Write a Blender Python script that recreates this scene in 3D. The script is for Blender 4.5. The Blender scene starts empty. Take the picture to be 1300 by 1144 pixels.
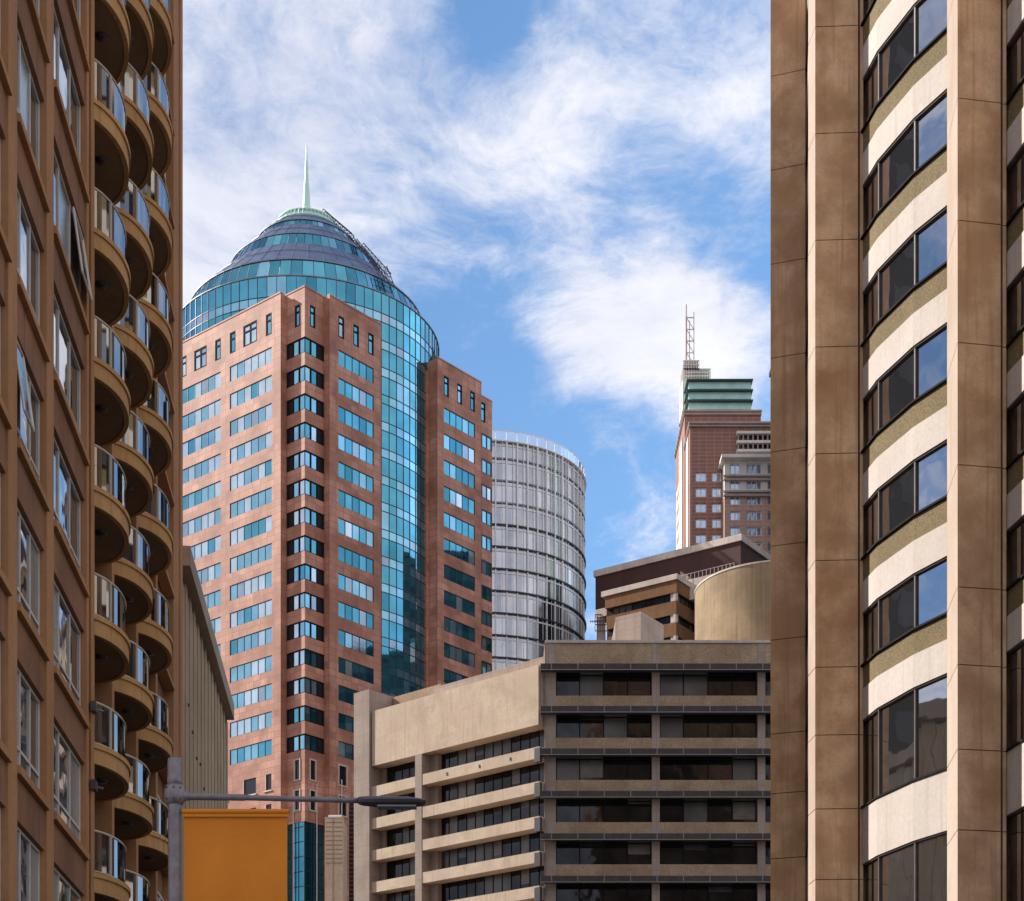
import bpy, math, random
from mathutils import Vector
random.seed(11)
F, CX, HY, EYE = 2170.0, 650.0, 1555.0, 1.6      # focal length, centre and horizon of the 1300 px wide picture
C = bpy.context.scene.collection
rnd = random.random

def zat(y, Y): return (HY - y) / F * Y + EYE      # height of something seen at row y standing Y metres away
def xat(px, Y): return (px - CX) / F * Y

# ------------------------------------------------------------------ materials
def nmat(name):
    m = bpy.data.materials.new(name); m.use_nodes = True
    nt = m.node_tree; nt.nodes.clear()
    out = nt.nodes.new('ShaderNodeOutputMaterial'); b = nt.nodes.new('ShaderNodeBsdfPrincipled')
    nt.links.new(b.outputs[0], out.inputs[0])
    return m, nt, b, out
def rgba(c): return (c[0], c[1], c[2], 1)
def noise(nt, vec, scale, detail=4, rough=.55, mapscale=None):
    if mapscale:
        mp = nt.nodes.new('ShaderNodeMapping'); mp.inputs['Scale'].default_value = mapscale
        nt.links.new(vec, mp.inputs['Vector']); vec = mp.outputs[0]
    n = nt.nodes.new('ShaderNodeTexNoise'); n.inputs['Scale'].default_value = scale
    n.inputs['Detail'].default_value = detail; n.inputs['Roughness'].default_value = rough
    nt.links.new(vec, n.inputs['Vector']); return n.outputs['Fac']
def ramp(nt, fac, a, b, lo=0., hi=1.):
    r = nt.nodes.new('ShaderNodeMapRange'); r.inputs[1].default_value = a; r.inputs[2].default_value = b
    r.inputs[3].default_value = lo; r.inputs[4].default_value = hi
    r.interpolation_type = 'SMOOTHSTEP'
    nt.links.new(fac, r.inputs[0]); return r.outputs[0]
def mixc(nt, fac, a, b, mode='MIX'):
    m = nt.nodes.new('ShaderNodeMix'); m.data_type = 'RGBA'; m.blend_type = mode
    for sock, v in ((m.inputs[0], fac), (m.inputs[6], a), (m.inputs[7], b)):
        if isinstance(v, (int, float)): sock.default_value = v
        elif isinstance(v, tuple): sock.default_value = rgba(v)
        else: nt.links.new(v, sock)
    return m.outputs[2]
def wall_mat(name, col, alt=None, stain=(.5, .45, .4), stain_amt=.5, big=.25, fine=6., tile=None, mortar=None,
             tile_alt=.5, streak=.5, bump=.15, rough=.85, speck=0., speck_scale=40.):
    """mineral wall: patchy colour, rain streaks, speckle, optional cladding joints"""
    m, nt, b, out = nmat(name)
    tc = nt.nodes.new('ShaderNodeTexCoord'); ob = tc.outputs['Object']; uv = tc.outputs['UV']
    alt = alt or tuple(c * .75 for c in col)
    c = mixc(nt, ramp(nt, noise(nt, ob, big, 5), .35, .65), col, alt)
    if tile:
        br = nt.nodes.new('ShaderNodeTexBrick'); nt.links.new(uv, br.inputs['Vector'])
        br.offset = tile[3] if len(tile) > 3 else 0.; br.squash = 1.
        br.inputs['Scale'].default_value = 1.; br.inputs['Mortar Size'].default_value = tile[2]
        br.inputs['Mortar Smooth'].default_value = .3; br.inputs['Bias'].default_value = 0.
        br.inputs['Brick Width'].default_value = tile[0]; br.inputs['Row Height'].default_value = tile[1]
        br.inputs['Color1'].default_value = (1, 1, 1, 1)
        k = 1 - .45 * tile_alt; br.inputs['Color2'].default_value = (k, k * .97, k * .95, 1)
        br.inputs['Mortar'].default_value = (.9, .88, .86, 1)
        c = mixc(nt, 1., c, br.outputs['Color'], 'MULTIPLY')
    f2 = ramp(nt, noise(nt, ob, .9, 5, .6, (1., 1., .14)), .45, .75, 0, streak)
    c = mixc(nt, f2, c, tuple(a * s for a, s in zip(col, stain)))
    f3 = ramp(nt, noise(nt, ob, .45, 6, .65), .48, .72, 0, stain_amt)
    c = mixc(nt, f3, c, tuple(a * s * .9 for a, s in zip(col, stain)))
    if streak: c = mixc(nt, ramp(nt, noise(nt, ob, 5., 3, .6, (1., 1., .035)), .52, .72, 0, min(1, streak * 1.1)), c, tuple(a * s_ * .8 for a, s_ in zip(col, stain)))
    f4 = noise(nt, ob, fine, 6, .7)
    c = mixc(nt, ramp(nt, f4, .3, .7, 0, .3), c, tuple(a * .55 for a in col))
    if speck:
        c = mixc(nt, ramp(nt, noise(nt, ob, speck_scale, 2, .5), .45, .6, 0, speck), c, tuple(a * .3 for a in col))
    h = f4
    if tile:
        c = mixc(nt, br.outputs['Fac'], c, mortar or tuple(a * .35 for a in col))
        mm = nt.nodes.new('ShaderNodeMath'); mm.operation = 'MULTIPLY_ADD'; nt.links.new(br.outputs['Fac'], mm.inputs[0])
        mm.inputs[1].default_value = -1.2; nt.links.new(f4, mm.inputs[2]); h = mm.outputs[0]
    bp = nt.nodes.new('ShaderNodeBump'); bp.inputs['Strength'].default_value = bump; bp.inputs['Distance'].default_value = .03
    nt.links.new(h, bp.inputs['Height']); nt.links.new(bp.outputs[0], b.inputs['Normal'])
    nt.links.new(c, b.inputs['Base Color']); b.inputs['Roughness'].default_value = rough
    b.inputs['Specular IOR Level'].default_value = .25
    return m
def plain(name, col, rough=.5, metal=0., var=.25, scale=3., spec=.5):
    m, nt, b, out = nmat(name)
    tc = nt.nodes.new('ShaderNodeTexCoord')
    f = ramp(nt, noise(nt, tc.outputs['Object'], scale, 5, .6), .3, .7)
    nt.links.new(mixc(nt, f, col, tuple(c * (1 - var) for c in col)), b.inputs['Base Color'])
    b.inputs['Roughness'].default_value = rough; b.inputs['Metallic'].default_value = metal
    b.inputs['Specular IOR Level'].default_value = spec
    return m
def mirror_glass(name, col, rough=.04, metal=.9, wav=.02, scale=.5, var=.2):
    m, nt, b, out = nmat(name)
    tc = nt.nodes.new('ShaderNodeTexCoord'); ob = tc.outputs['Object']
    f = ramp(nt, noise(nt, ob, .35, 4), .3, .7)
    nt.links.new(mixc(nt, f, col, tuple(c * (1 - var) for c in col)), b.inputs['Base Color'])
    b.inputs['Metallic'].default_value = metal; b.inputs['Roughness'].default_value = rough
    bp = nt.nodes.new('ShaderNodeBump'); bp.inputs['Strength'].default_value = wav; bp.inputs['Distance'].default_value = .5
    nt.links.new(noise(nt, ob, scale, 2, .4), bp.inputs['Height']); nt.links.new(bp.outputs[0], b.inputs['Normal'])
    return m
def see_glass(name, tint, refl=.12):
    m, nt, b, out = nmat(name)
    tr = nt.nodes.new('ShaderNodeBsdfTransparent'); tr.inputs[0].default_value = rgba(tint)
    gl = nt.nodes.new('ShaderNodeBsdfGlossy'); gl.inputs['Roughness'].default_value = .03; gl.inputs[0].default_value = (.9, .95, 1, 1)
    lw = nt.nodes.new('ShaderNodeLayerWeight'); lw.inputs[0].default_value = .35
    mm = nt.nodes.new('ShaderNodeMath'); mm.operation = 'MULTIPLY_ADD'; nt.links.new(lw.outputs['Fresnel'], mm.inputs[0])
    mm.inputs[1].default_value = .34; mm.inputs[2].default_value = refl
    mx = nt.nodes.new('ShaderNodeMixShader'); nt.links.new(mm.outputs[0], mx.inputs[0])
    nt.links.new(tr.outputs[0], mx.inputs[1]); nt.links.new(gl.outputs[0], mx.inputs[2]); nt.links.new(mx.outputs[0], out.inputs[0])
    return m

M = {}
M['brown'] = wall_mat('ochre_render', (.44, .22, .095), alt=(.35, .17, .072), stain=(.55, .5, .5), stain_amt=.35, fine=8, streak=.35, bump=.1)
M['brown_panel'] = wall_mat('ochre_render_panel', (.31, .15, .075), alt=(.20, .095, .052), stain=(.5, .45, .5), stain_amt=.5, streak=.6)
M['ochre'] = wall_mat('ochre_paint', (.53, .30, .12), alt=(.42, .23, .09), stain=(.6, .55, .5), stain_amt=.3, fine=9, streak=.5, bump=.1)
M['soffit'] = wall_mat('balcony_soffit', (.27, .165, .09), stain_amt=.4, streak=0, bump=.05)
M['white_frame'] = plain('pale_window_frame', (.6, .54, .48), .45, 0, .15)
M['rail'] = plain('rail_paint', (.52, .43, .34), .5, 0, .15)
M['smoke_glass'] = see_glass('smoked_rail_glass', (.075, .07, .075), .015)
M['door_frame'] = plain('bronze_door_frame', (.13, .08, .05), .5)
M['win_dark'] = mirror_glass('window_glass_dark', (.35, .40, .45), .03, .85, .03, .8, .3)
M['win_blind'] = mirror_glass('window_glass_with_blind', (.42, .43, .42), .25, .4, .03, .8, .4)
M['black'] = plain('black_metal', (.015, .015, .017), .8, 0., spec=.1)
M['dark'] = plain('dark_gap', (.012, .011, .011), .9)
M['pier'] = wall_mat('weathered_precast', (.76, .485, .285), alt=(.47, .265, .135), stain=(.54, .43, .35), stain_amt=.9, big=.6, fine=11, streak=.45, bump=.2, speck=.15, speck_scale=30)
M['return'] = wall_mat('sunlit_precast_return', (.53, .425, .35), alt=(.45, .35, .285), stain=(.8, .74, .7), stain_amt=.5, fine=9, streak=.5, bump=.1)  # pier precast again, the sun on its side faces put into the colour
M['pier_core'] = plain('joint_seal', (.08, .05, .035), .9)
M['white_band'] = wall_mat('pale_precast', (.60, .53, .48), alt=(.54, .475, .425), stain=(.8, .76, .72), stain_amt=.35, fine=8, streak=.35, bump=.08)
M['olive'] = wall_mat('exposed_aggregate', (.25, .185, .095), alt=(.20, .15, .075), stain=(.6, .55, .5), stain_amt=.4, fine=20, streak=.2, bump=.5, speck=.6, speck_scale=22)
M['bay_glass'] = mirror_glass('bay_window_glass', (.47, .47, .50), .02, .97, .03, .5, .1)
M['mullion_br'] = plain('bronze_mullion', (.10, .08, .075), .55, 0, spec=.2)
M['salmon'] = wall_mat('salmon_granite', (.70, .345, .235), alt=(.37, .145, .085), stain=(.66, .56, .52), stain_amt=.75, big=.22, fine=3, tile=(1.43, .95, .04), mortar=(.30, .125, .09), tile_alt=.75, streak=.6, bump=.08, rough=.6)
M['pale_trim'] = plain('pale_stone_trim', (.62, .5, .42), .7, 0, .15)
M['sg_blue'] = mirror_glass('tower_glass_blue', (.11, .40, .52), .03)
M['sg_pale'] = mirror_glass('tower_glass_pale', (.62, .76, .84), .06, .8)
M['sg_mid'] = mirror_glass('tower_glass_mid', (.28, .55, .68), .04)
M['sg_deep'] = mirror_glass('tower_glass_deep', (.06, .27, .37), .03, .9)
M['sg_grey'] = mirror_glass('tower_glass_grey', (.36, .46, .56), .08, .75)
M['sg_black'] = mirror_glass('tower_dark_glass_and_shade', (.02, .022, .03), .2, .3)  # dark glass, also the shade painted on panes beside the jogs
M['mull'] = plain('dark_mullion', (.035, .045, .06), .35, .4)
M['mull_cyl'] = plain('slate_mullion', (.05, .06, .085), .35, .5)
M['cone'] = plain('slate_blue_metal_roof', (.15, .18, .28), .36, .4, .35, .6)
M['seam'] = plain('roof_seam', (.10, .10, .16), .4, .5)
M['mint'] = plain('mint_painted_metal', (.56, .78, .64), .4, .1, .12)
M['grey_conc'] = wall_mat('ribbed_grey_concrete', (.46, .32, .205), alt=(.37, .255, .16), stain=(.6, .55, .5), stain_amt=.5, fine=5, streak=.6)
M['grey_edge'] = wall_mat('grey_parapet', (.40, .30, .23), stain_amt=.3, streak=.2)
M['beige'] = wall_mat('sandy_concrete', (.70, .545, .41), alt=(.60, .455, .34), stain=(.68, .62, .56), stain_amt=.7, fine=3, tile=(1.3, .65, .012), mortar=(.54, .42, .31), tile_alt=.14, streak=.45, bump=.1)
M['pinkgrey'] = wall_mat('pinkish_grey_concrete', (.45, .355, .295), alt=(.37, .285, .235), stain_amt=.3, fine=3, tile=(1.0, 1.0, .015), mortar=(.22, .18, .17), tile_alt=.1, streak=.3)
M['brownconc'] = wall_mat('brown_aggregate_concrete', (.50, .36, .23), alt=(.38, .265, .165), stain=(.6, .5, .42), stain_amt=.6, big=.4, fine=3, streak=.25, speck=.35, speck_scale=9)
M['roofcap'] = plain('pale_roof_cap', (.55, .46, .39), .7, 0, .2)
M['blind_a'] = plain('dim_blind', (.14, .12, .10), .3, .3, .3, 2)
M['blind_b'] = plain('dim_blind_grey', (.07, .065, .065), .2, .4, .4, 1)
M['louvre'] = plain('dark_sunshade', (.085, .07, .068), .5, .2, .3, 2)
M['louvre_edge'] = plain('sunshade_bracket', (.27, .235, .21), .5, .2)
M['off_glass'] = mirror_glass('office_glass', (.045, .045, .05), .05, .7, .05, .6, .6)
M['off_blind'] = mirror_glass('office_glass_blind', (.10, .095, .09), .3, .3, .03, .6, .5)
M['drum'] = wall_mat('board_marked_concrete', (.38, .28, .17), alt=(.25, .18, .11), stain=(.6, .53, .45), stain_amt=.6, fine=2.5, tile=(.55, 12., .012), mortar=(.36, .25, .14), tile_alt=.25, streak=.7)
M['darkbrown'] = wall_mat('dark_brown_cladding', (.085, .038, .032), alt=(.07, .031, .027), stain_amt=.3, streak=.2, rough=.6)
M['rustconc'] = wall_mat('rust_brown_concrete', (.27, .135, .06), alt=(.21, .10, .045), stain=(.6, .55, .5), stain_amt=.6, fine=2, streak=.5)
M['paleconc'] = wall_mat('pale_concrete', (.72, .60, .53), stain_amt=.25, fine=2, streak=.2)
M['brick'] = wall_mat('red_brown_brick', (.33, .175, .135), alt=(.28, .145, .115), stain=(.7, .65, .6), stain_amt=.4, big=.06, fine=1.2, tile=(1.9, .95, .1), mortar=(.40, .22, .17), tile_alt=.3, streak=.25, bump=.02)
M['brick_pink'] = wall_mat('pink_brick', (.58, .35, .27), alt=(.52, .31, .24), stain_amt=.2, big=.06, fine=1.2, tile=(1.9, .95, .08), mortar=(.6, .42, .35), tile_alt=.15, streak=.15, bump=.02)
M['cornice'] = plain('stone_cornice', (.42, .31, .27), .8, 0, .2, .3)
M['white_stone'] = plain('white_stone', (.80, .73, .67), .7, 0, .2, .3)
M['sky_glass'] = mirror_glass('far_window_glass', (.50, .62, .78), .06, .7)
M['teal_glass'] = mirror_glass('teal_crown_glass', (.55, .86, .79), .25, .0)
M['teal_dark'] = plain('dark_green_eave', (.03, .07, .07), .5)
M['mast'] = plain('mast_red_paint', (.55, .30, .24), .5)
M['mast_white'] = plain('mast_white_paint', (.62, .52, .5), .5)
M['dg_pale'] = mirror_glass('drum_glass_blind', (.74, .74, .76), .16, .55)
M['dg_mid'] = mirror_glass('drum_glass_grey', (.46, .48, .51), .1, .7)
M['dg_green'] = mirror_glass('drum_glass_greenish', (.50, .60, .50), .16, .6)
M['dg_dark'] = mirror_glass('drum_glass_dark_reflection', (.06, .07, .07), .08, .7)
M['dg_beige'] = mirror_glass('drum_glass_beige', (.56, .48, .43), .22, .5)
M['fin'] = plain('white_fin', (.82, .81, .82), .4, .1, .1)
M['ring_dark'] = plain('dark_ring', (.035, .032, .04), .5)
M['ring_grey'] = plain('grey_ring', (.28, .28, .3), .5)
M['frost'] = see_glass('frosted_parapet_glass', (.75, .82, .88), .35)
M['galv'] = plain('grey_lamp_metal', (.21, .18, .195), .45, .4, .3, 8)
M['lamp_dark'] = plain('dark_lamp_housing', (.06, .052, .058), .4, .2)
M['lens'] = plain('lamp_lens', (.16, .15, .15), .2)
M['orange'] = plain('orange_banner_cloth', (.60, .185, .004), .8, 0, .07, 2)
M['asphalt'] = wall_mat('asphalt', (.05, .05, .052), stain_amt=.4, fine=5, streak=0, bump=.3)
M['paving'] = wall_mat('paving', (.26, .25, .235), tile=(.6, .6, .01), tile_alt=.3, stain_amt=.4, streak=0)
M['kerb'] = plain('kerb_stone', (.3, .29, .27), .8)
M['mark'] = plain('road_paint', (.7, .7, .68), .6)
M['ground'] = wall_mat('city_ground', (.12, .115, .11), stain_amt=.4, streak=0, fine=.5)
M['roof'] = plain('roof_membrane', (.2, .19, .18), .9, 0, .3, .3)
M['steel'] = plain('gantry_steel', (.07, .075, .11), .45, .5)
M['tower_dark'] = wall_mat('added_mirror_tower_cladding', (.03, .03, .033), stain_amt=.2)
M['red'] = plain('red_lamp', (.5, .04, .03), .5)

# ------------------------------------------------------------------ mesh building
class Fr:
    """a facade: origin, horizontal direction along it, outward normal"""
    def __init__(s, ox, oy, ax, ay, nx, ny):
        l = math.hypot(ax, ay); s.o = (ox, oy); s.a = (ax / l, ay / l)
        l = math.hypot(nx, ny); s.n = (nx / l, ny / l)
    def P(s, t, d, z): return (s.o[0] + s.a[0] * t + s.n[0] * d, s.o[1] + s.a[1] * t + s.n[1] * d, z)
    def t(s, px):
        k = (px - CX) / F
        return (k * s.o[1] - s.o[0]) / (s.a[0] - k * s.a[1])
    def Y(s, t): return s.o[1] + s.a[1] * t
WORLD = Fr(0, 0, 1, 0, 0, 1)
class MB:
    def __init__(s): s.v = []; s.f = []; s.m = []
    def first(s, m): s.m[s.mark] = m; return s
    def face(s, pts, m=0):
        i = len(s.v); s.v += pts; s.f.append(tuple(range(i, i + len(pts)))); s.m.append(m); return s
    def box(s, fr, t0, t1, d0, d1, z0, z1, m=0):
        p = [fr.P(t, d, z) for z in (z0, z1) for t, d in ((t0, d0), (t1, d0), (t1, d1), (t0, d1))]
        i = len(s.v); s.v += p
        for q in ((0, 3, 2, 1), (4, 5, 6, 7), (0, 1, 5, 4), (1, 2, 6, 5), (2, 3, 7, 6), (3, 0, 4, 7)):
            s.f.append(tuple(i + k for k in q)); s.m.append(m)
        return s
    def quad(s, fr, t0, t1, d, z0, z1, m=0):
        return s.face([fr.P(t0, d, z0), fr.P(t1, d, z0), fr.P(t1, d, z1), fr.P(t0, d, z1)], m)
    def prism(s, pts, z0, z1, m=0, cap=True):
        n = len(pts); i = len(s.v); s.mark = len(s.m); s.v += [(x, y, z0) for x, y in pts] + [(x, y, z1) for x, y in pts]
        for k in range(n):
            l = (k + 1) % n; s.f.append((i + k, i + l, i + n + l, i + n + k)); s.m.append(m)
        if cap:
            s.f.append(tuple(i + n + k for k in range(n))); s.m.append(m)
            s.f.append(tuple(i + k for k in range(n))[::-1]); s.m.append(m)
        return s
    def tube(s, p0, p1, r0, r1=None, n=8, m=0, cap=True):
        r1 = r0 if r1 is None else r1
        a, b = Vector(p0), Vector(p1); w = (b - a).normalized()
        u = w.cross(Vector((0, 0, 1)) if abs(w.z) < .9 else Vector((1, 0, 0))).normalized(); v = w.cross(u)
        i = len(s.v)
        for c, r in ((a, r0), (b, r1)):
            for k in range(n):
                q = c + (u * math.cos(k * 2 * math.pi / n) + v * math.sin(k * 2 * math.pi / n)) * r; s.v.append(tuple(q))
        for k in range(n):
            l = (k + 1) % n; s.f.append((i + k, i + l, i + n + l, i + n + k)); s.m.append(m)
        if cap:
            s.f.append(tuple(i + k for k in range(n))); s.m.append(m); s.f.append(tuple(i + n + k for k in range(n))); s.m.append(m)
        return s
    def lathe(s, cx, cy, prof, n=48, a0=0., a1=2 * math.pi, m=0):
        full = abs(a1 - a0 - 2 * math.pi) < 1e-6; c = n if full else n + 1; i = len(s.v)
        for r, z in prof:
            for k in range(c):
                a = a0 + (a1 - a0) * k / n; s.v.append((cx + r * math.cos(a), cy + r * math.sin(a), z))
        for j in range(len(prof) - 1):
            for k in range(n):
                l = (k + 1) % c if full else k + 1
                s.f.append((i + j * c + k, i + j * c + l, i + (j + 1) * c + l, i + (j + 1) * c + k)); s.m.append(m(j, k) if callable(m) else m)
        return s
    def wall(s, fr, t0, t1, z0, z1, holes=(), depth=.2, d=0., m=0, mr=None):
        """flat wall with rectangular openings and their reveals"""
        hs = [(max(a, t0), min(b, t1), max(c, z0), min(e, z1)) for a, b, c, e in holes]
        hs = [h for h in hs if h[1] - h[0] > 1e-4 and h[3] - h[2] > 1e-4]
        ts = sorted(set([round(t0, 4), round(t1, 4)] + [round(x, 4) for h in hs for x in h[:2]]))
        zs = sorted(set([round(z0, 4), round(z1, 4)] + [round(x, 4) for h in hs for x in h[2:]]))
        for j in range(len(zs) - 1):
            zc = (zs[j] + zs[j + 1]) / 2; run = None
            row = [h for h in hs if h[2] < zc < h[3]]
            for i in range(len(ts) - 1):
                tcn = (ts[i] + ts[i + 1]) / 2
                inside = any(h[0] < tcn < h[1] for h in row)
                if not inside and run is None: run = ts[i]
                if inside and run is not None: s.quad(fr, run, ts[i], d, zs[j], zs[j + 1], m); run = None
            if run is not None: s.quad(fr, run, ts[-1], d, zs[j], zs[j + 1], m)
        mr = m if mr is None else mr
        for a, b, c, e in hs:
            P = fr.P; q = d - depth
            s.face([P(a, d, c), P(b, d, c), P(b, q, c), P(a, q, c)], mr); s.face([P(a, d, e), P(b, d, e), P(b, q, e), P(a, q, e)], mr)
            s.face([P(a, d, c), P(a, d, e), P(a, q, e), P(a, q, c)], mr); s.face([P(b, d, c), P(b, d, e), P(b, q, e), P(b, q, c)], mr)
        return s
    def build(s, name, mats, parent=None, smooth=False, base=None):
        L = Vector(base if base is not None else (BASE[parent.name] if parent else (0, 0, 0)))
        me = bpy.data.meshes.new(name)
        me.from_pydata([tuple(Vector(v) - L) for v in s.v], [], s.f)
        if not isinstance(mats, (list, tuple)): mats = [mats]
        for mm in mats: me.materials.append(M[mm])
        me.polygons.foreach_set('material_index', s.m)
        if smooth: me.polygons.foreach_set('use_smooth', [True] * len(s.f))
        uv = me.uv_layers.new(name='UVMap').data; me.update()
        for p in me.polygons:
            n = p.normal
            if abs(n.z) > .75: tx, ty, flat = 1, 0, True
            else:
                l = math.hypot(n.x, n.y) or 1; tx, ty, flat = -n.y / l, n.x / l, False
                if ty < 0 or (abs(ty) < 1e-6 and tx < 0): tx, ty = -tx, -ty
            for li in p.loop_indices:
                co = me.vertices[me.loops[li].vertex_index].co
                uv[li].uv = (co.x, co.y) if flat else (co.x * tx + co.y * ty, co.z)
        o = bpy.data.objects.new(name, me); C.objects.link(o)
        if parent: o.parent = parent
        else: o.location = L
        BASE[o.name] = tuple(L)
        return o
BASE = {}
def tag(o, label=None, cat=None, group=None, kind=None):
    for k, v in (('label', label), ('category', cat), ('group', group), ('kind', kind)):
        if v: o[k] = v
    return o
def thing(name, label, cat, loc, group=None):
    o = bpy.data.objects.new(name, None); C.objects.link(o); o.location = loc; o.empty_display_size = .5
    BASE[o.name] = tuple(loc)
    return tag(o, label, cat, group)

def window(parent, fr, t0, t1, z0, z1, n, d, glass, frame='mull', w=.06, proud=.04, name='window', pick=None, rails=(), edge=True, blinds=0.):
    """one window: n panes side by side, with a frame sub-part"""
    g = MB(); gl = glass if isinstance(glass, (list, tuple)) else [glass]
    for k in range(n):
        a, b = t0 + (t1 - t0) * k / n, t0 + (t1 - t0) * (k + 1) / n
        g.quad(fr, a, b, d, z0, z1, pick(k) if pick else random.randrange(len(gl)))
    o = g.build(name, gl, parent)
    if blinds:
        for k in range(n):
            if rnd() < blinds:
                a, b = t0 + (t1 - t0) * k / n, t0 + (t1 - t0) * (k + 1) / n
                MB().quad(fr, a, b, d + .002, z1 - (z1 - z0) * random.choice((.3, .45, .6, .85)), z1).build('blind', random.choice(['blind_a', 'blind_b']), o)
    f = MB(); h = w / 2
    for k in range(0 if edge else 1, n + (1 if edge else 0)):
        c = t0 + (t1 - t0) * k / n
        c = min(max(c, t0 + h), t1 - h)
        f.box(fr, c - h, c + h, d + .004, d + proud, z0, z1)
    q = d + proud - .004
    for z in [z0 + h, z1 - h] + [z0 + (z1 - z0) * r for r in rails]:
        f.box(fr, t0 + w, t1 - w, d + .004, q, z - h, z + h)
    f.build('window_frame', frame, o)
    return o

# ------------------------------------------------------------------ ground and street
S0 = 480.0; sk = (S0 - CX) / F                      # the street runs towards this vanishing point
street = Fr(0, 0, sk, 1, 1, -sk)
def flat(name, mat, t0, t1, d0, d1, z, kind='structure', thick=None):
    b = MB()
    if thick: b.box(street, t0, t1, d0, d1, z - thick, z)
    else: b.face([street.P(t0, d0, z), street.P(t1, d0, z), street.P(t1, d1, z), street.P(t0, d1, z)])
    return tag(b.build(name, mat), kind=kind)
tag(MB().face([(-4000, -3000, 0), (4000, -3000, 0), (4000, 6000, 0), (-4000, 6000, 0)]).build('ground', 'ground'), kind='structure')
flat('road', 'asphalt', -150, 138, -3.9, 7.2, .012)
flat('pavement', 'paving', -150, 138, -40, -4.05, .135, thick=.2)
flat('pavement', 'paving', -150, 138, 7.35, 60, .135, thick=.2)
flat('kerb', 'kerb', -150, 138, -4.05, -3.9, .14, thick=.2)
flat('kerb', 'kerb', -150, 138, 7.2, 7.35, .14, thick=.2)
lm = MB()
for k in range(-20, 22): lm.face([street.P(k * 6, 1.6, .018), street.P(k * 6 + 3, 1.6, .018), street.P(k * 6 + 3, 1.72, .018), street.P(k * 6, 1.72, .018)])
tag(lm.build('road_marking', 'mark'), kind='structure')

# ------------------------------------------------------------------ ochre apartment building, left
FX = -6.64 * math.cos(math.atan(sk))
A = Fr(-6.64, 0, sk, 1, 1, -sk); ca = math.hypot(sk, 1)
def s_(Y): return Y * ca                           # distance along the facade for a given depth
apt = thing('apartment_building', 'ochre brown apartment tower with stacked half round balconies at the left edge', 'building', (-14, 42, 0))
TOP = 44.0
e = s_
cols = [(27.1, 30.7, 'B'), (31.45, 34.25, 'A'), (35.0, 38.95, 'B')]
zt0 = 24.1; zrows = [zt0 + 3 * k for k in range(-7, 7)]
w_ = MB()
# piers between window columns stand proud of the spandrels
prev = 25.0
for a, b, _ in cols + [(39.30, 0, '')]:
    w_.box(A, e(prev), e(a), -1.0, 0, 0, TOP); prev = b
w_.box(A, e(39.30), e(39.42), -1.0, -.10, 0, TOP)
w_.box(A, e(39.42), e(39.84), -1.2, .03, 0, TOP)
w_.box(A, e(55.5), e(58.1), -1.2, 0, 0, TOP)
w_.box(A, e(57.0), e(57.1), .0, .05, 0, TOP)
w_.build('wall', 'brown', apt)
core = MB(); core.box(A, e(25.2), e(57.9), -16, -1.3, 0, TOP - .3); core.build('rear_wall', 'brown', apt)
for a, b, k in cols:
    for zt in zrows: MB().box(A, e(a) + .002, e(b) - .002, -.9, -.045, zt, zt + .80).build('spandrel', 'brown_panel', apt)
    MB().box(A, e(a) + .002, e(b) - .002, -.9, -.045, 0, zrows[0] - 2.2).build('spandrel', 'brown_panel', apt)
    for zt in zrows: MB().box(A, e(a) + .003, e(b) + .05, -.15, .06, zt - 2.19, zt - 2.04).build('sill', 'brown', apt)
for k, zt in enumerate(zrows): MB().box(A, e(52.5), e(55.49), -.3, .04, zt - 2.17, zt - 2.03).build('sill', 'brown', apt)
for ci, (a, b, k) in enumerate(cols):
    for ri, zt in enumerate(zrows):
        z0, z1, d = zt - 2.04, zt, -.17
        g = MB(); n = 3
        for q in range(n):
            l, r = e(a) + (e(b) - e(a)) * q / n, e(a) + (e(b) - e(a)) * (q + 1) / n
            g.quad(A, l, r, d, z0, z1, 1 if rnd() < .22 else 0)
        o = g.build('window', ['win_dark', 'win_blind'], apt)
        f = MB(); t0, t1 = e(a), e(b); W = t1 - t0
        for q in range(n + 1):
            c = min(max(t0 + W * q / n, t0 + .035), t1 - .035)
            f.box(A, c - .026, c + .026, d + .003, d + .035, z0, z1)
        for z in (z0 + .035, z1 - .035, z0 + .52):
            for q in range(n): f.box(A, t0 + W * q / n + .03, t0 + W * (q + 1) / n - .03, d + .003, d + .032, z - .03, z + .03)
        f.build('window_frame', 'white_frame', o)
        if (ci, ri) in ((2, 7), (1, 5), (1, 9)):      # a sash pushed open
            q = 2 if ci == 2 else (0 if ri == 5 else 2)
            l, r = t0 + W * q / n + .05, t0 + W * (q + 1) / n - .05
            zt_, zb = z1 - .08, z0 + .56; out_ = .20
            sa = MB()
            P = A.P
            pts = [P(l, d + .09, zt_), P(r, d + .09, zt_), P(r, d + .09 + out_, zb), P(l, d + .09 + out_, zb)]
            sa.face(pts, 0)
            for i in range(4): sa.tube(pts[i], pts[(i + 1) % 4], .028, n=6, m=1)
            sa.build('open_sash', ['win_dark', 'white_frame'], o)
# end bay narrow windows
bw = MB(); bw.box(A, e(52.3), e(55.49), -.9, -.33, 0, TOP)
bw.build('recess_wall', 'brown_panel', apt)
for zt in zrows:
    window(apt, A, e(52.6), e(55.2), zt - 2.0, zt - .1, 2, -.28, ['win_dark', 'win_blind'], 'white_frame', .07, .07, rails=(.28,))
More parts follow.
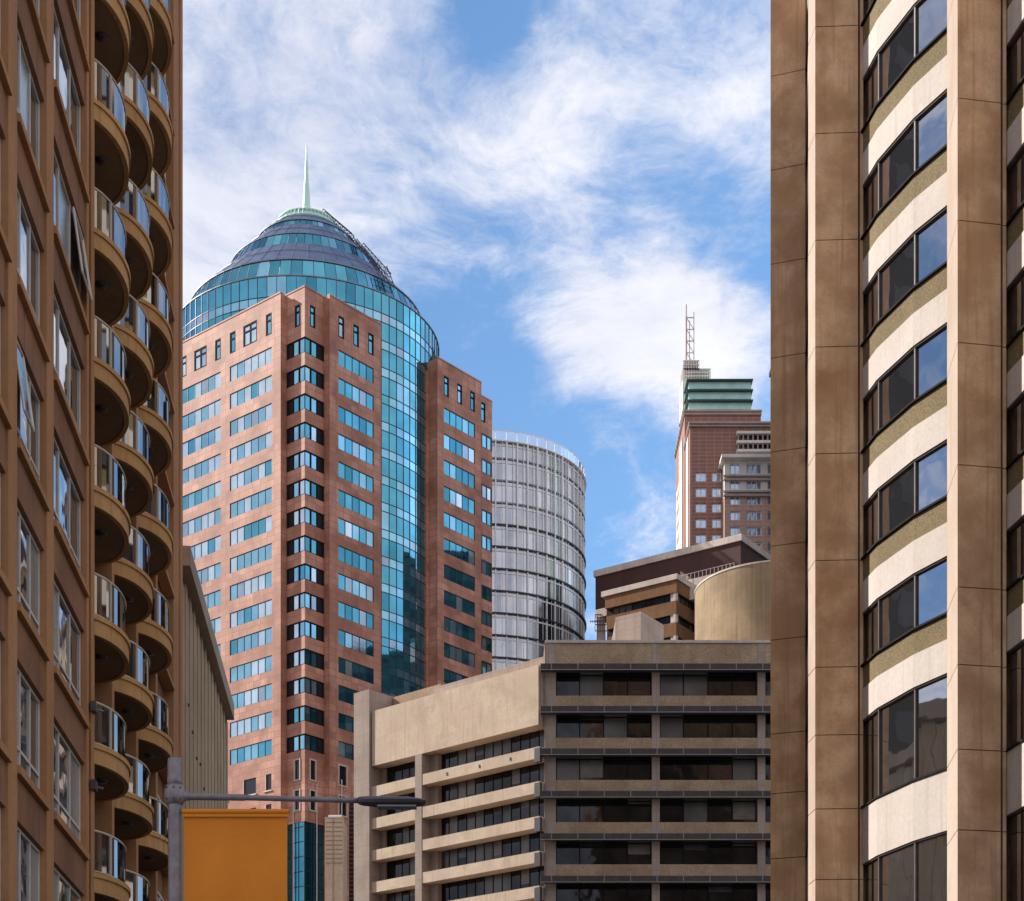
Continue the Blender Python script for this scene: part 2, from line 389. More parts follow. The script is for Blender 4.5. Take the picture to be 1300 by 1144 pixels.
# balcony recess
rb = MB(); rb.box(A, e(39.85), e(52.3), -1.25, -.95, 0, TOP)
for sY in (43.62, 48.0, 52.2): rb.box(A, e(sY) - .2, e(sY) + .2, -.94, -.12, 0, TOP)
rb.build('balcony_wall', 'brown', apt)
for cY in (41.45, 45.82, 50.15):
    for zt in zrows:
        zf = zt - 2.3
        window(apt, A, e(cY) - 1.5, e(cY) + 1.4, zf + .08, zf + 2.3, 2, -.93, ['off_glass'], 'door_frame', .07, .05, name='balcony_door')
def ell(cs, a, b, n=28, inset=0.):
    return [(cs + (a - inset) * math.cos(math.pi * i / n), -.6 + (b - inset) * math.sin(math.pi * i / n)) for i in range(n + 1)]
def band(mb, pts, z0, z1, m=0):
    for (s0, d0), (s1, d1) in zip(pts, pts[1:]): mb.face([A.P(s0, d0, z0), A.P(s1, d1, z0), A.P(s1, d1, z1), A.P(s0, d0, z1)], m)
def disc(mb, pts, z, m=0):
    mb.face([A.P(s, d, z) for s, d in pts] , m)
def ring(mb, pa, pb, z, m=0):
    for (s0, d0), (s1, d1), (s2, d2), (s3, d3) in zip(pa, pa[1:], pb, pb[1:]): mb.face([A.P(s0, d0, z), A.P(s1, d1, z), A.P(s3, d3, z), A.P(s2, d2, z)], m)
for cY in (41.45, 45.82, 50.15):
    cs = e(cY)
    for zt in zrows:
        zf = zt - 2.3; mb = MB()
        o0, o1, o2, o3 = ell(cs, 2.05, 1.2), ell(cs, 2.05, 1.2, inset=.045), ell(cs, 2.05, 1.2, inset=.16), ell(cs, 2.05, 1.2, inset=.17)
        back = [(cs - 2.0, -.93), (cs + 2.0, -.93)]
        disc(mb, o0 + back, zf); band(mb, o0, zf - .11, zf); ring(mb, o0, o1, zf - .11)
        band(mb, o1, zf - .46, zf - .11); ring(mb, o1, o2, zf - .46)
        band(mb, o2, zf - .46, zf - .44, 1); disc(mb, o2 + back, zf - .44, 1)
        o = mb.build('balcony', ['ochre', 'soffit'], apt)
        r0 = ell(cs, 2.05, 1.2, inset=.13)
        gl = MB(); band(gl, r0, zf + .06, zf + .98); gl.build('balustrade_glass', 'smoke_glass', o)
        tr = MB()
        for (s0, d0), (s1, d1) in zip(r0, r0[1:]): tr.tube(A.P(s0, d0, zf + 1.0), A.P(s1, d1, zf + 1.0), .027, n=6, cap=False)
        tr.build('handrail', 'rail', o)
        tr = MB()
        for (s0, d0), (s1, d1) in zip(r0, r0[1:]): tr.tube(A.P(s0, d0, zf + .06), A.P(s1, d1, zf + .06), .018, n=5, cap=False)
        tr.build('base_rail', 'rail', o)
        for i in (3, 9, 19, 25):
            s0, d0 = r0[i]; MB().box(A, s0 - .03, s0 + .03, d0 - .03, d0 + .03, zf, zf + .99).build('rail_post', 'rail', o)
        cl = MB().lathe(*A.P(cs - .1, -.05, 0)[:2], [(0, zf - .52), (.12, zf - .515), (.15, zf - .46), (.15, zf - .44)], 14)
        cl.build('ceiling_light', 'lamp_dark', o, True)
pp = MB()
pp.tube(A.P(e(39.36), .03, 2), A.P(e(39.36), .03, TOP), .035, n=8)
pp.build('downpipe', 'brown', apt)
for z in (11.6, 13.4):
    pq = MB(); pq.box(A, e(39.2), e(39.5), .04, .16, z, z + .22); pq.tube(A.P(e(39.4), .1, z + .1), A.P(e(39.95), .2, z + .2), .03, n=6)
    pq.build('pipe_bracket', 'lamp_dark', apt)
MB().box(A, e(25.0), e(58.1), -16, .06, TOP, TOP + .5).build('roof', 'brown', apt)

# ------------------------------------------------------------------ ribbed grey building behind it
gb = thing('ribbed_building', 'low grey ribbed concrete building between the ochre apartments and the salmon tower', 'building', (-15, 70, 0))
g0, g1 = e(60.4), e(78.9); GT = zat(693, 60.4)
mb = MB(); mb.box(A, g0 + .5, g1, -14, -.55, 0, GT - .9)
s = g0 + .9
while s < g1 - .3:
    mb.box(A, s, s + .62, -.549, -.36, 0, GT - .95); mb.box(A, s + .66, s + 1.36, -.549, -.33, 0, GT - .72)
    s += 1.4
mb.build('wall', 'grey_conc', gb)
mb = MB(); mb.box(A, g0, g1, -13.9, 0, GT - .70, GT); mb.build('parapet', 'grey_edge', gb)
mb = MB(); mb.box(A, g0 + .3, g0 + .49, -14, -.6, 0, GT - .9); mb.tube(A.P(g0 + .2, -.5, 0), A.P(g0 + .2, -.5, GT - .72), .07, n=8)
mb.build('end_wall', 'dark', gb)
mb = MB(); s = g0 + 2.2; k = 0
while s < g1:
    z = GT - 5.0 - (k % 3) * .25; mb.box(A, s, s + .12, -.33, -.26, z - k * .35, z - k * .35 + .1); s += 1.4; k += 1
mb.build('drain_spout', 'lamp_dark', gb)

# ------------------------------------------------------------------ round precast tower, right
rt = thing('precast_tower', 'tall tan precast concrete tower with curved window bays at the right edge', 'building', (16, 56, 0))
RT = 72.0
SP = 3.51; sills = [19.93 + SP * k for k in range(0, 15)]
jz = sills + [17.7, 15.27, 12.95, 10.6, 8.3, 6.0, 3.0, 0.]
jz = sorted(z for z in jz if z < RT) + [RT]
def pier(polys):
    mb = MB(); cz = MB()
    for poly in polys:
        cx = sum(p[0] for p in poly) / len(poly); cy = sum(p[1] for p in poly) / len(poly)
        ins = [(p[0] + (cx - p[0]) * .05, p[1] + (cy - p[1]) * .05) for p in poly]
        for a, b in zip(jz, jz[1:]): mb.prism(poly, a + .014, b - .014).first(1)
        mb2 = [(x, y) for x, y in ins]; cz.prism(mb2, 0.01, RT - .05)
    o = mb.build('pier', ['pier', 'return'], rt); cz.build('joint', 'pier_core', o)
pier([[(10.12, 66.5), (9.70, 64.1), (9.66, 63.86), (10.88, 63.45), (11.3, 64.1), (11.3, 66.5)]])
pier([[(9.895, 57.1), (9.97, 56.2), (11.36, 56.13), (11.36, 57.1)], [(11.43, 57.1), (11.43, 56.17), (11.54, 56.165), (11.6, 57.1)]])
pier([[(13.02, 51.15), (12.80, 49.1), (14.10, 49.32), (14.2, 51.15)], [(14.17, 51.15), (14.17, 49.36), (14.28, 49.38), (14.45, 51.15)]])
pier([[(15.8, 44.4), (15.55, 42.4), (17.0, 42.6), (17.2, 44.4)]])
def bay(pts, cuts):
    """pts: plan points from the far end to the near end, n panes; bands follow the curve, panes are its chords"""
    def segs_(ps): return [(Fr(x0, y0, x1 - x0, y1 - y0, y1 - y0, x0 - x1), math.hypot(x1 - x0, y1 - y0)) for (x0, y0), (x1, y1) in zip(ps, ps[1:])]
    fine, pane = segs_(pts), segs_([pts[i] for i in cuts])
    def off(d):
        out = []
        for i, (x, y) in enumerate(pts):
            fs = [fine[k][0].n for k in (i - 1, i) if 0 <= k < len(fine)]
            nx = sum(f[0] for f in fs) / len(fs); ny_ = sum(f[1] for f in fs) / len(fs); out.append((x + nx * d, y + ny_ * d))
        return out
    def strip(mb, d0, d1, z0, z1):
        a, b = off(d1), off(d0)
        mb.prism(a + b[::-1], z0, z1)
    zs = sorted([(z, z + 1.77) for z in sills if z + 1.77 < RT] + [(15.27, 18.18), (10.6, 13.45), (5.8, 8.7), (.6, 4.)])
    for i in range(len(zs) + 1):
        lo = zs[i - 1][1] if i else 0.; hi = zs[i][0] if i < len(zs) else RT
        mid = hi - .74 if 19 < hi else hi
        wb = MB(); strip(wb, -.35, 0, lo, mid); wb.build('band', 'white_band', rt)
        if mid < hi: ob = MB(); strip(ob, -.35, -.03, mid + .002, hi); ob.build('aggregate_band', 'olive', rt)
    for lo, hi in zs:
        g = MB()
        for fr, L in pane: g.quad(fr, 0, L, -.13, lo, hi)
        o = g.build('window', 'bay_glass', rt)
        f = MB()
        for k, (fr, L) in enumerate(pane):
            if k: f.box(fr, -.03, .03, -.126, -.06, lo + .06, hi - .06)
        strip(f, -.2, -.04, hi - .05, hi - .001)
        f.build('window_frame', 'mullion_br', o)
        f = MB(); strip(f, -.2, .05, lo + .001, lo + .065); f.build('sill', 'black', o)
def facets(x, y):
    pts = [(x, y)]
    for dx, L in ((.15, 1.36), (.32, 2.1), (.484, 1.6)): x += dx * L; y -= L; pts.append((x, y))
    return pts
bay([(10.98, 63.6), (10.5, 60.5), (10.06, 57.15)], (0, 1, 2))
bay(facets(11.5, 56.2), (0, 1, 2, 3))
bay(facets(14.3, 49.5), (0, 1, 2, 3))
mb = MB()
mb.prism([(11.35, 66.45), (11.35, 63.9), (10.45, 57.0), (12.0, 56.6), (13.75, 51.0), (14.7, 50.4), (16.4, 44.3), (17.4, 43.0), (32, 42), (32, 72), (11.5, 72)], 0, RT - .2)
mb.build('core_wall', 'pier', rt)

MB().prism([(11.4, 72), (10.1, 66.6), (9.6, 63.7), (9.9, 56.5), (12.7, 48.9), (15.5, 42.2), (17.4, 41.8), (32, 41.9), (32, 72)], RT + .01, RT + .5).build('roof', 'roof', rt)
jp = MB(); jp.tube((11.395, 56.16, 0), (11.395, 56.16, RT), .022, n=6); jp.tube((14.135, 49.36, 0), (14.135, 49.36, RT), .022, n=6)
jp.build('downpipe', 'pier_core', rt)

# ------------------------------------------------------------------ salmon tower with the glass drum
uR = Vector((.64, .769)).normalized(); uL = Vector((-uR.y, uR.x))
Cc = Vector((-27.76, 229.0))
st = thing('salmon_tower', 'salmon pink office tower around a blue glass cylinder with cone roof and spire', 'building', (Cc.x - 2.5, Cc.y + 27, 0))
def fr2(o, a, n): return Fr(o.x, o.y, a.x, a.y, n.x, n.y)
fLc = fr2(Cc, uL, -uR); fLm = fr2(Cc - uR, uL, -uR); fRc = fr2(Cc, uR, -uL); fRm = fr2(Cc - uL, uR, -uL)
ZT = 127.3; z_top = [120.65 - 3.8 * k for k in range(15)]
E0, E1, G0, G1, SD = 3.65, 35.05, 13.6, 25.3, 38.7
rows = [(z - 2.1, z) for z in z_top]
SL = (122.4, 125.3)
low = [(61.5, 64.1), (57.4, 60.0)]
lowL = [(60.6, 62.8), (56.5, 58.7)]
dep = .14
# openings
RA, RB_ = (5.3, 12.15), (26.7, 33.6)
LA, LB, LC = (5.43, 14.0), (15.9, 24.5), (26.4, 33.4)
slotsR = [(5.3, 6.4), (8.15, 9.25), (11.05, 12.15)]
slotsR2 = [(26.7, 27.8), (29.6, 30.7), (32.5, 33.6)]
slotsL = [(5.43, 6.6, 1), (8.4, 11.2, 2), (12.8, 14.0, 1), (15.9, 17.1, 1), (18.9, 21.6, 2), (23.3, 24.5, 1), (26.4, 27.6, 1), (29.3, 32.1, 2)]
lowslL = [(5.5, 6.6), (8.6, 11.1), (14.6, 15.7), (19, 21.5)]
lowslR = [(5.4, 6.8), (8.5, 9.9), (11.2, 12.3)]
mb = MB()
holes = [(a, b, z0, z1) for a, b in (LA, LB, LC) for z0, z1 in rows] + [(a, b, *SL) for a, b, _ in slotsL] + [(a, b, *l) for a, b in lowslL for l in lowL]
mb.wall(fLm, E0, E1, 0, ZT, holes, dep)
holes = [(RA[0], RA[1], z0, z1) for z0, z1 in rows] + [(a, b, *SL) for a, b in slotsR] + [(a, b, *l) for a, b in lowslR for l in low]
mb.wall(fRm, E0, G0, 0, ZT, holes, dep)
holes = [(RB_[0], RB_[1], z0, z1) for z0, z1 in rows] + [(a, b, *SL) for a, b in slotsR2]
mb.wall(fRm, G1, E1, 0, ZT, holes, dep)
# corner piece: bands between the wrap-round windows
def uv(u, v): p = Cc + uR * u + uL * v; return (p.x, p.y)
sq = [uv(0, 0), uv(E0 - .05, 0), uv(E0 - .05, E0 - .05), uv(0, E0 - .05)]
zb = [(z_top[k + 1], z_top[k] - 2.1) for k in range(14)] + [(0, 40)]
for a, b in zb: mb.prism(sq, a, b)
for fr in (fLc, fRc):
    mb.wall(fr, 0, E0, 120.65, ZT, [(.95, 1.95, *SL)], dep)
    mb.wall(fr, 0, E0, 55.7, rows[-1][0], [(1.0, 1.9, *l) for l in low], dep)
    for z in (120.65, 55.7, rows[-1][0]): mb.face([(x, y, z) for x, y in sq])
# far right corner piece
hr = [(E1 + .25, SD - .05, z0, z1) for z0, z1 in rows] + [(E1 + 1.0, E1 + 2.1, *SL)]
mb.wall(fRc, E1, SD, 0, ZT - 1.2, hr, dep)
mb.wall(fLc, E1, SD, 0, ZT - 1.2, [], dep)
for fr in (fLm, fRm):
    for t in (E0, E1): mb.face([fr.P(t, 0, 0), fr.P(t, -1.3, 0), fr.P(t, -1.3, ZT), fr.P(t, 0, ZT)])
for t in (G0, G1): mb.face([fRm.P(t, 0, 0), fRm.P(t, -3.2, 0), fRm.P(t, -3.2, ZT), fRm.P(t, 0, ZT)])
mb.build('wall', 'salmon', st)
mb = MB()
mb.prism([uv(.7, .75), uv(SD - .6, .75), uv(SD - .6, SD - .6), uv(.7, SD - .6)], 0, ZT - 1.6)
mb.face([(*uv(SD, 0), 0), (*uv(SD, SD), 0), (*uv(SD, SD), ZT - 1.2), (*uv(SD, 0), ZT - 1.2)])
mb.face([(*uv(0, SD), 0), (*uv(SD, SD), 0), (*uv(SD, SD), ZT - 1.2), (*uv(0, SD), ZT - 1.2)])
mb.build('rear_wall', 'salmon', st)
# roof and coping
def cope(fr, t0, t1, z): MB().box(fr, t0, t1, -.5, .05, z + .002, z + .22).build('parapet_coping', 'salmon', st)
cope(fLm, E0, E1, ZT); cope(fRm, E0, G0, ZT); cope(fRm, G1, E1, ZT); cope(fLc, .0, E0 + .4, ZT); cope(fRc, .0, E0 + .4, ZT - .003); cope(fRc, E1, SD, ZT - 1.2); cope(fLc, E1, SD, ZT - 1.2)
# ribbon windows
def pickf(wts):
    def f(k):
        r = rnd() * sum(wts)
        for i, w in enumerate(wts):
            r -= w
            if r < 0: return i
        return 0
    return f
GL = ['sg_blue', 'sg_pale', 'sg_mid', 'sg_deep', 'sg_grey', 'sg_black']
pl, pr = pickf((.16, .42, .40, .0, .02)), pickf((.46, .04, .16, .22, .12))
for i, (z0, z1) in enumerate(rows):
    for a, b in (LA, LB, LC): window(st, fLm, a, b, z0, z1, 6, -dep + .02, GL, 'mull', .07, .06, name='ribbon_window', pick=pl)
    window(st, fRm, *RA, z0, z1, 5, -dep + .02, GL, 'mull', .07, .06, name='ribbon_window', pick=pr)
    window(st, fRm, *RB_, z0, z1, 5, -dep + .02, GL, 'mull', .07, .06, name='ribbon_window', pick=pr)
    window(st, fRc, E1 + .25, SD - .05, z0, z1, 3, -dep + .02, GL, 'mull', .16, .08, name='ribbon_window', pick=lambda k: 5 if k == 0 else pr(k))  # first pane coloured dark for the shade beside the jog
    # wrap-round corner window
    g = MB(); f = MB(); D = -.15; L = E0 - .06
    for fr, pk in ((fLc, pl), (fRc, pr)):
        for k in range(3):
            a, b = (.15 if k == 0 else L * k / 3), L * (k + 1) / 3
            g.quad(fr, a, b, D, z0, z1, 5 if k == 2 else pk(k))  # outer pane coloured dark: shade next to the jog painted in
        for k in (1, 2, 3): c = min(L * k / 3, L - .1); f.box(fr, c - .1, c + .1, D + .004, D + .1, z0 + .13, z1 - .13)
        for z in (z0 + .06, z1 - .06): f.box(fr, .05, L, D + .004, D + .09, z - .06, z + .06)
    f.box(fLc, .1, .2, -.2, -.1, z0, z1)
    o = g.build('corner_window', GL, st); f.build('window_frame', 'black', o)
for a, b, n in slotsL: window(st, fLm, a, b, *SL, n, -dep + .02, GL[:5], 'black', .2, .09, name='slot_window', pick=pl, rails=(.68,))
for a, b in slotsR + slotsR2: window(st, fRm, a, b, *SL, 1, -dep + .02, GL[:5], 'black', .2, .09, name='slot_window', pick=pr, rails=(.68,))
for fr in (fLc, fRc): window(st, fr, .95, 1.95, *SL, 1, -dep + .02, GL[:5], 'black', .2, .09, name='slot_window', pick=pr, rails=(.68,))
window(st, fRc, E1 + 1.0, E1 + 2.1, *SL, 1, -dep + .02, GL[:5], 'black', .2, .09, name='slot_window', pick=pr, rails=(.68,))
def trimmed(fr, a, b, z0, z1):
    o = MB().quad(fr, a, b, -dep + .01, z0, z1).build('slot_window', 'sg_black', st)
    f = MB(); w = .16
    f.box(fr, a - w, a, -.01, .09, z0 - w, z1 + w); f.box(fr, b, b + w, -.01, .09, z0 - w, z1 + w)
    f.box(fr, a, b, -.01, .09, z0 - w, z0); f.box(fr, a, b, -.01, .088, z1, z1 + w); f.build('stone_trim', 'pale_trim', o)
def silled(fr, a, b, z0, z1):
    o = MB().quad(fr, a, b, -dep + .01, z0, z1).build('slot_window', 'sg_black', st)
    f = MB(); f.box(fr, a - .15, b + .35, -.01, .14, z0 - .18, z0); f.box(fr, b, b + .12, -.01, .03, z0, z1); f.build('sill', 'pale_trim', o)
for l in low:
    for a, b in lowslR: trimmed(fRm, a, b, *l)
    for fr in (fLc, fRc): trimmed(fr, 1.0, 1.9, *l)
for l in lowL:
    for a, b in lowslL: silled(fLm, a, b, *l)
# dark shop glazing low on the corner
g = MB(); f = MB()
for fr in (fLc, fRc):
    g.quad(fr, .1, E0 - .1, -.1, 40, 55.7)
    for z in range(41, 56, 2): f.box(fr, .1, E0 - .1, -.096, -.04, z, z + .12)
    for t in (.12, 1.25, 2.4): f.box(fr, t, t + .08, -.096, -.03, 40, 55.7)
o = g.build('shopfront_glazing', 'sg_deep', st); f.build('glazing_bar', 'mull', o)

# glass cylinder
ax = Cc + uR * 19.35 + uL * 19.35 + Vector((-.55, 0)); AX, AY = ax.x, ax.y; R0 = 19.8; zo = 1.6; KZ = .9945
NC = 46
a_front = math.atan2(-AY, -AX)
def cyl_pick(j, k):
    return ((0, 3, 2, 1, 4), (.42, .22, .3, .03, .03))
zc = [132.0 * KZ + zo]; z = zc[0] - 2.8
kind = [1]
while z > 40:
    zc.append(z); z -= 1.25; kind.append(0); zc.append(z); z -= 2.55; kind.append(1)
zc.append(40)
mb = MB(); idx = {}
def cpick(j, k):
    short = kind[min(j, len(kind) - 1)] == 0
    r = rnd()
    if short: return 2 if r < .8 else (4 if r < .88 else 0)
    return 0 if r < .86 else (2 if r < .93 else 3)
mb.lathe(AX, AY, [(R0, z) for z in zc], NC, a_front - 1.6, a_front + 1.6, lambda j, k: cpick(j, k))
cw = mb.build('curtain_wall', ['sg_blue', 'sg_pale', 'sg_mid', 'sg_deep', 'sg_grey'], st)
mb = MB()
for k in range(NC + 1):
    a = a_front - 1.6 + 3.2 * k / NC; c, s_n = math.cos(a), math.sin(a)
    fr = Fr(AX + c * R0, AY + s_n * R0, -s_n, c, c, s_n); mb.box(fr, -.035, .035, -.02, .07, 40, zc[0])
for z in zc[1:-1]: mb.lathe(AX, AY, [(R0 + .02, z - .045), (R0 + .055, z - .045), (R0 + .055, z + .045), (R0 + .02, z + .045)], NC, a_front - 1.6, a_front + 1.6)
mb.build('mullion_grid', 'mull_cyl', cw)
mb = MB().lathe(AX, AY, [(R0 + .02, 60), (R0 + .02, zc[0])], 40, a_front + 1.6, a_front + 2 * math.pi - 1.6); mb.build('cylinder_rear_wall', 'sg_deep', st)
# tiered cone: (radius, height) pairs above eye level, from the rim upwards
def tier(name, r0, z0, r1, z1, n, glass=True):
    z0, z1 = z0 * KZ + zo, z1 * KZ + zo
    mb = MB(); mb.lathe(AX, AY, [(r0, z0), (r1, z1)], n if glass else 64, m=(lambda j, k: 0 if rnd() < .55 else (1 if rnd() < .6 else 2)) if glass else 0)
    o = mb.build(name, ['sg_deep', 'sg_blue', 'sg_mid'] if glass else ['cone'], st, smooth=not glass)
    mb = MB()
    for k in range(n):
        a = 2 * math.pi * k / n; c, s_n = math.cos(a), math.sin(a)
        w = .05 if glass else .04
        mb.tube((AX + c * r0, AY + s_n * r0, z0), (AX + c * r1, AY + s_n * r1, z1), w, n=4, cap=False)
    if not glass:
        f = .52; mb.lathe(AX, AY, [(r0 + (r1 - r0) * f + .02, z0 + (z1 - z0) * f), (r0 + (r1 - r0) * f + .02, z0 + (z1 - z0) * f + .09)], 64)
    mb.build('mullion_grid' if glass else 'roof_seam', 'mull_cyl' if glass else 'seam', o)
    return o
tier('glass_tier', 18.4, 133.0, 17.3, 135.7, 72)
tier('cone_roof', 17.2, 135.95, 12.6, 140.7, 48, False)
tier('glass_tier', 12.3, 140.85, 11.2, 142.95, 64)
tier('cone_roof', 11.15, 143.1, 8.2, 146.0, 40, False)
tier('glass_tier', 7.9, 146.15, 7.3, 147.25, 56)
tier('cone_roof', 7.4, 147.35, 5.1, 149.4, 32, False)
mb = MB()
def led(ra, za, rb, zb): mb.lathe(AX, AY, [(ra, za * KZ + zo), (rb, za * KZ + zo), (rb, zb * KZ + zo), (ra - .3, zb * KZ + zo)], 72)
led(R0 - .6, 132.0, R0 + .12, 132.15); led(17.0, 135.7, 17.42, 135.85); led(12.0, 140.7, 12.45, 140.82); led(11.0, 142.95, 11.28, 143.05); led(7.7, 146.0, 8.1, 146.12); led(7.1, 147.22, 7.42, 147.34)
mb.lathe(AX, AY, [(R0 + .1, 132.15 * KZ + zo), (18.9, 132.6 * KZ + zo), (18.4, 133.0 * KZ + zo)], 72)
mb.build('ledge_ring', 'ring_grey', st)
mb = MB()
mb.lathe(AX, AY, [(5.1, 149.4 * KZ + zo), (5.15, 149.5 * KZ + zo), (4.7, 149.6 * KZ + zo), (4.2, 150.5 * KZ + zo), (4.45, 150.55 * KZ + zo), (4.4, 150.75 * KZ + zo), (3.2, 151.3 * KZ + zo), (1.9, 151.75 * KZ + zo), (1.0, 152.3 * KZ + zo), (.62, 153.2 * KZ + zo)], 40)
cap = mb.build('spire_cap', 'mint', st, smooth=True)
mb = MB()
for k in range(48):
    a = 2 * math.pi * k / 48; mb.tube((AX + 4.95 * math.cos(a), AY + 4.95 * math.sin(a), 149.5 * KZ + zo), (AX + 4.4 * math.cos(a), AY + 4.4 * math.sin(a), 150.6 * KZ + zo), .06, n=4)
mb.build('louvre_ring', 'mint', cap)
MB().lathe(AX, AY, [(.62, 153.2 * KZ + zo), (.45, 155.5 * KZ + zo), (.30, 157.8 * KZ + zo), (.16, 160.6 * KZ + zo), (.06, 163.0 * KZ + zo), (0, 163.2 * KZ + zo)], 14).build('spire', 'mint', st, True)
# maintenance gantries lying along the cone
def gantry(psi, r0, z0, r1, z1, w=.9, h=.9, n=9):
    a = a_front + psi; c, s_n = math.cos(a), math.sin(a); tx, ty = -s_n, c
    mb = MB()
    def Q(f, side, up):
        r = r0 + (r1 - r0) * f; z = (z0 + (z1 - z0) * f) * KZ + zo
        return (AX + c * (r + up * .5) + tx * side * w / 2, AY + s_n * (r + up * .5) + ty * side * w / 2, z + up * .8)
    for side in (-1, 1):
        for up in (.25, h + .25): mb.tube(Q(0, side, up), Q(1, side, up), .07, n=5)
        for k in range(n + 1):
            mb.tube(Q(k / n, side, .0 if k % 3 == 0 else .25), Q(k / n, side, h + .25), .045, n=4)
            if k < n: mb.tube(Q(k / n, side, .25), Q((k + 1) / n, side, h + .25), .035, n=4)
    for k in range(n + 1): mb.tube(Q(k / n, -1, .25), Q(k / n, 1, .25), .05, n=4)
    return mb.build('maintenance_gantry', 'steel', st)
gantry(math.radians(62), 2.6, 151.7, 7.4, 147.0, .7, .5, 8)
gantry(math.radians(60), 9.4, 144.9, 13.6, 139.8, .7, .6, 8)
gantry(math.radians(40), 10.6, 143.9, 15.6, 137.8, .7, .4, 8)
gantry(math.radians(37), 17.2, 136.6, 18.9, 133.0, 1.6, 1.0, 4)
ap = MB()
for t in (6.0, 10.0): ap.tube(fRm.P(t - .2, .12, 30), fRm.P(t - .2, .12, 62.2), .1, n=6)
ap.tube(fRc.P(2.1, .12, 30), fRc.P(2.1, .12, 61), .09, n=6); ap.tube(fLc.P(2.1, .12, 30), fLc.P(2.1, .12, 60.3), .09, n=6)
ap.build('downpipe', 'pale_trim', st)

# ------------------------------------------------------------------ concrete building with long bands (angled), centre
wd = Vector((-1.152, 1)).normalized()
W = Fr(2.6, 141.7, wd.x, wd.y, -wd.y, wd.x)
if W.n[1] > 0: W = Fr(2.6, 141.7, wd.x, wd.y, wd.y, -wd.x)
cb = thing('banded_building', 'sandy concrete building with blank top wall over long bands, angled before the salmon tower', 'building', (-2, 156, 0))
T1 = W.t(475.7); T531, T540 = W.t(531.5), W.t(539.8)
PZ0, PZ1 = 43.05, zat(904.3, W.Y(T1))
mb = MB(); mb.box(W, .25, T1, -1.0, .35, PZ0, PZ1); mb.build('wall', 'beige', cb)
mb = MB(); mb.box(W, -.2, T1 - 6, -2.2, -1.02, PZ0, 49.15); mb.box(W, .05, .25, -1.0, .2, PZ0 - .05, PZ1 - .1); mb.build('parapet', 'pinkgrey', cb)
mb = MB(); mb.box(W, 0, T1, -16, -2.3, 0, 47.2); mb.box(W, T1 - 6, T1, -9, -2.32, 47.1, zat(878, W.Y(T1 - 3) + 2)); mb.build('rear_wall', 'brownconc', cb)
mb = MB(); mb.box(W, T1 + .15, W.t(454.8), -7, .55, 0, zat(879, W.Y(T1 + 1))); mb.build('stair_fin', 'pinkgrey', cb)
bt = 41.2; bands_ = []
z = bt
while z > 2: bands_.append(z); z -= 2.88
for k, z in enumerate(bands_):
    mb = MB(); mb.box(W, T531 + .001, T1 + .12, -.9, .30, z - .95, z); mb.box(W, .1, T540 - .001, -.9, .42, z - .95, z)
    mb.build('spandrel_band', 'beige', cb)
    lo = z; hi = PZ0 if k == 0 else bands_[k - 1] - .95
    window(cb, W, T540 + .3 - .9, T1 + .1, lo - .3, hi + .25, 6, -1.1, ['off_glass', 'off_blind'], 'black', .06, .06) if False else None
    window(cb, W, T531 + .3, T1 - .6, lo - .25, hi + .2, 5, -1.05, ['off_glass', 'off_glass', 'off_blind'], 'black', .06, .05, blinds=.2)
    window(cb, W, .3, T540 - .9, lo - .25, hi + .2, 12, -1.05, ['off_glass', 'off_glass', 'off_blind'], 'black', .06, .05, blinds=.2)
mb = MB(); mb.box(W, T540, T531, -1.0, .46, 0, PZ0 - .02); mb.box(W, T540 - 1.0, T540 - .002, -1.6, -.5, 0, PZ0 - .02); mb.box(W, T1 - .5, T1 + .1, -1.6, -.8, 0, PZ0 - .02); mb.build('column', 'pinkgrey', cb)
for z in bands_: MB().box(W, -.25, .35, .43, .75, z - 1.35, z - .2).build('bracket', 'lamp_dark', cb)
mb = MB()
for t in (3.2, 6.7, 10.5): mb.box(W, t, t + .12, .42, .47, bands_[0] - .6, bands_[0] - .35)
mb.build('drain_spout', 'lamp_dark', cb)

# ------------------------------------------------------------------ office block seen square on
OY = 141.7; ob_ = thing('office_block', 'brown concrete office block seen square on, dark louvred sunshade over each window row', 'building', (13, 152, 0))
O = Fr(0, OY, 1, 0, 0, -1)
zo_ = lambda y: zat(y, OY); xo = lambda px: xat(px, OY)
X0, X1 = xo(692), 30.
cols_ = [(xo(693.5), xo(705.8)), (xo(827.7), xo(837.5)), (xo(961.8), xo(971.7)), (xo(1096), xo(1106))]
mb = MB(); mb.box(O, X0 + .05, X1, -.25, 0, zo_(847), zo_(816.6)); mb.build('wall', 'brownconc', ob_)
mb = MB(); mb.box(O, X0, X1 + .1, -26, .12, zo_(816.6), zo_(813.2)); mb.build('parapet_cap', 'roofcap', ob_)
mb = MB(); mb.box(O, X0 + .02, X1, -25, -1.2, 0, zo_(817)); mb.box(O, X0 - .05, X0 + .1, -25, -.05, 0, zo_(817)); mb.build('rear_wall', 'pinkgrey', ob_)
for a, b in cols_: MB().box(O, a, b, -.9, .035, 0, zo_(816.7)).build('column', 'pinkgrey', ob_)
gaps = [(cols_[0][1], cols_[1][0]), (cols_[1][1], cols_[2][0]), (cols_[2][1], cols_[3][0])]
k = 0
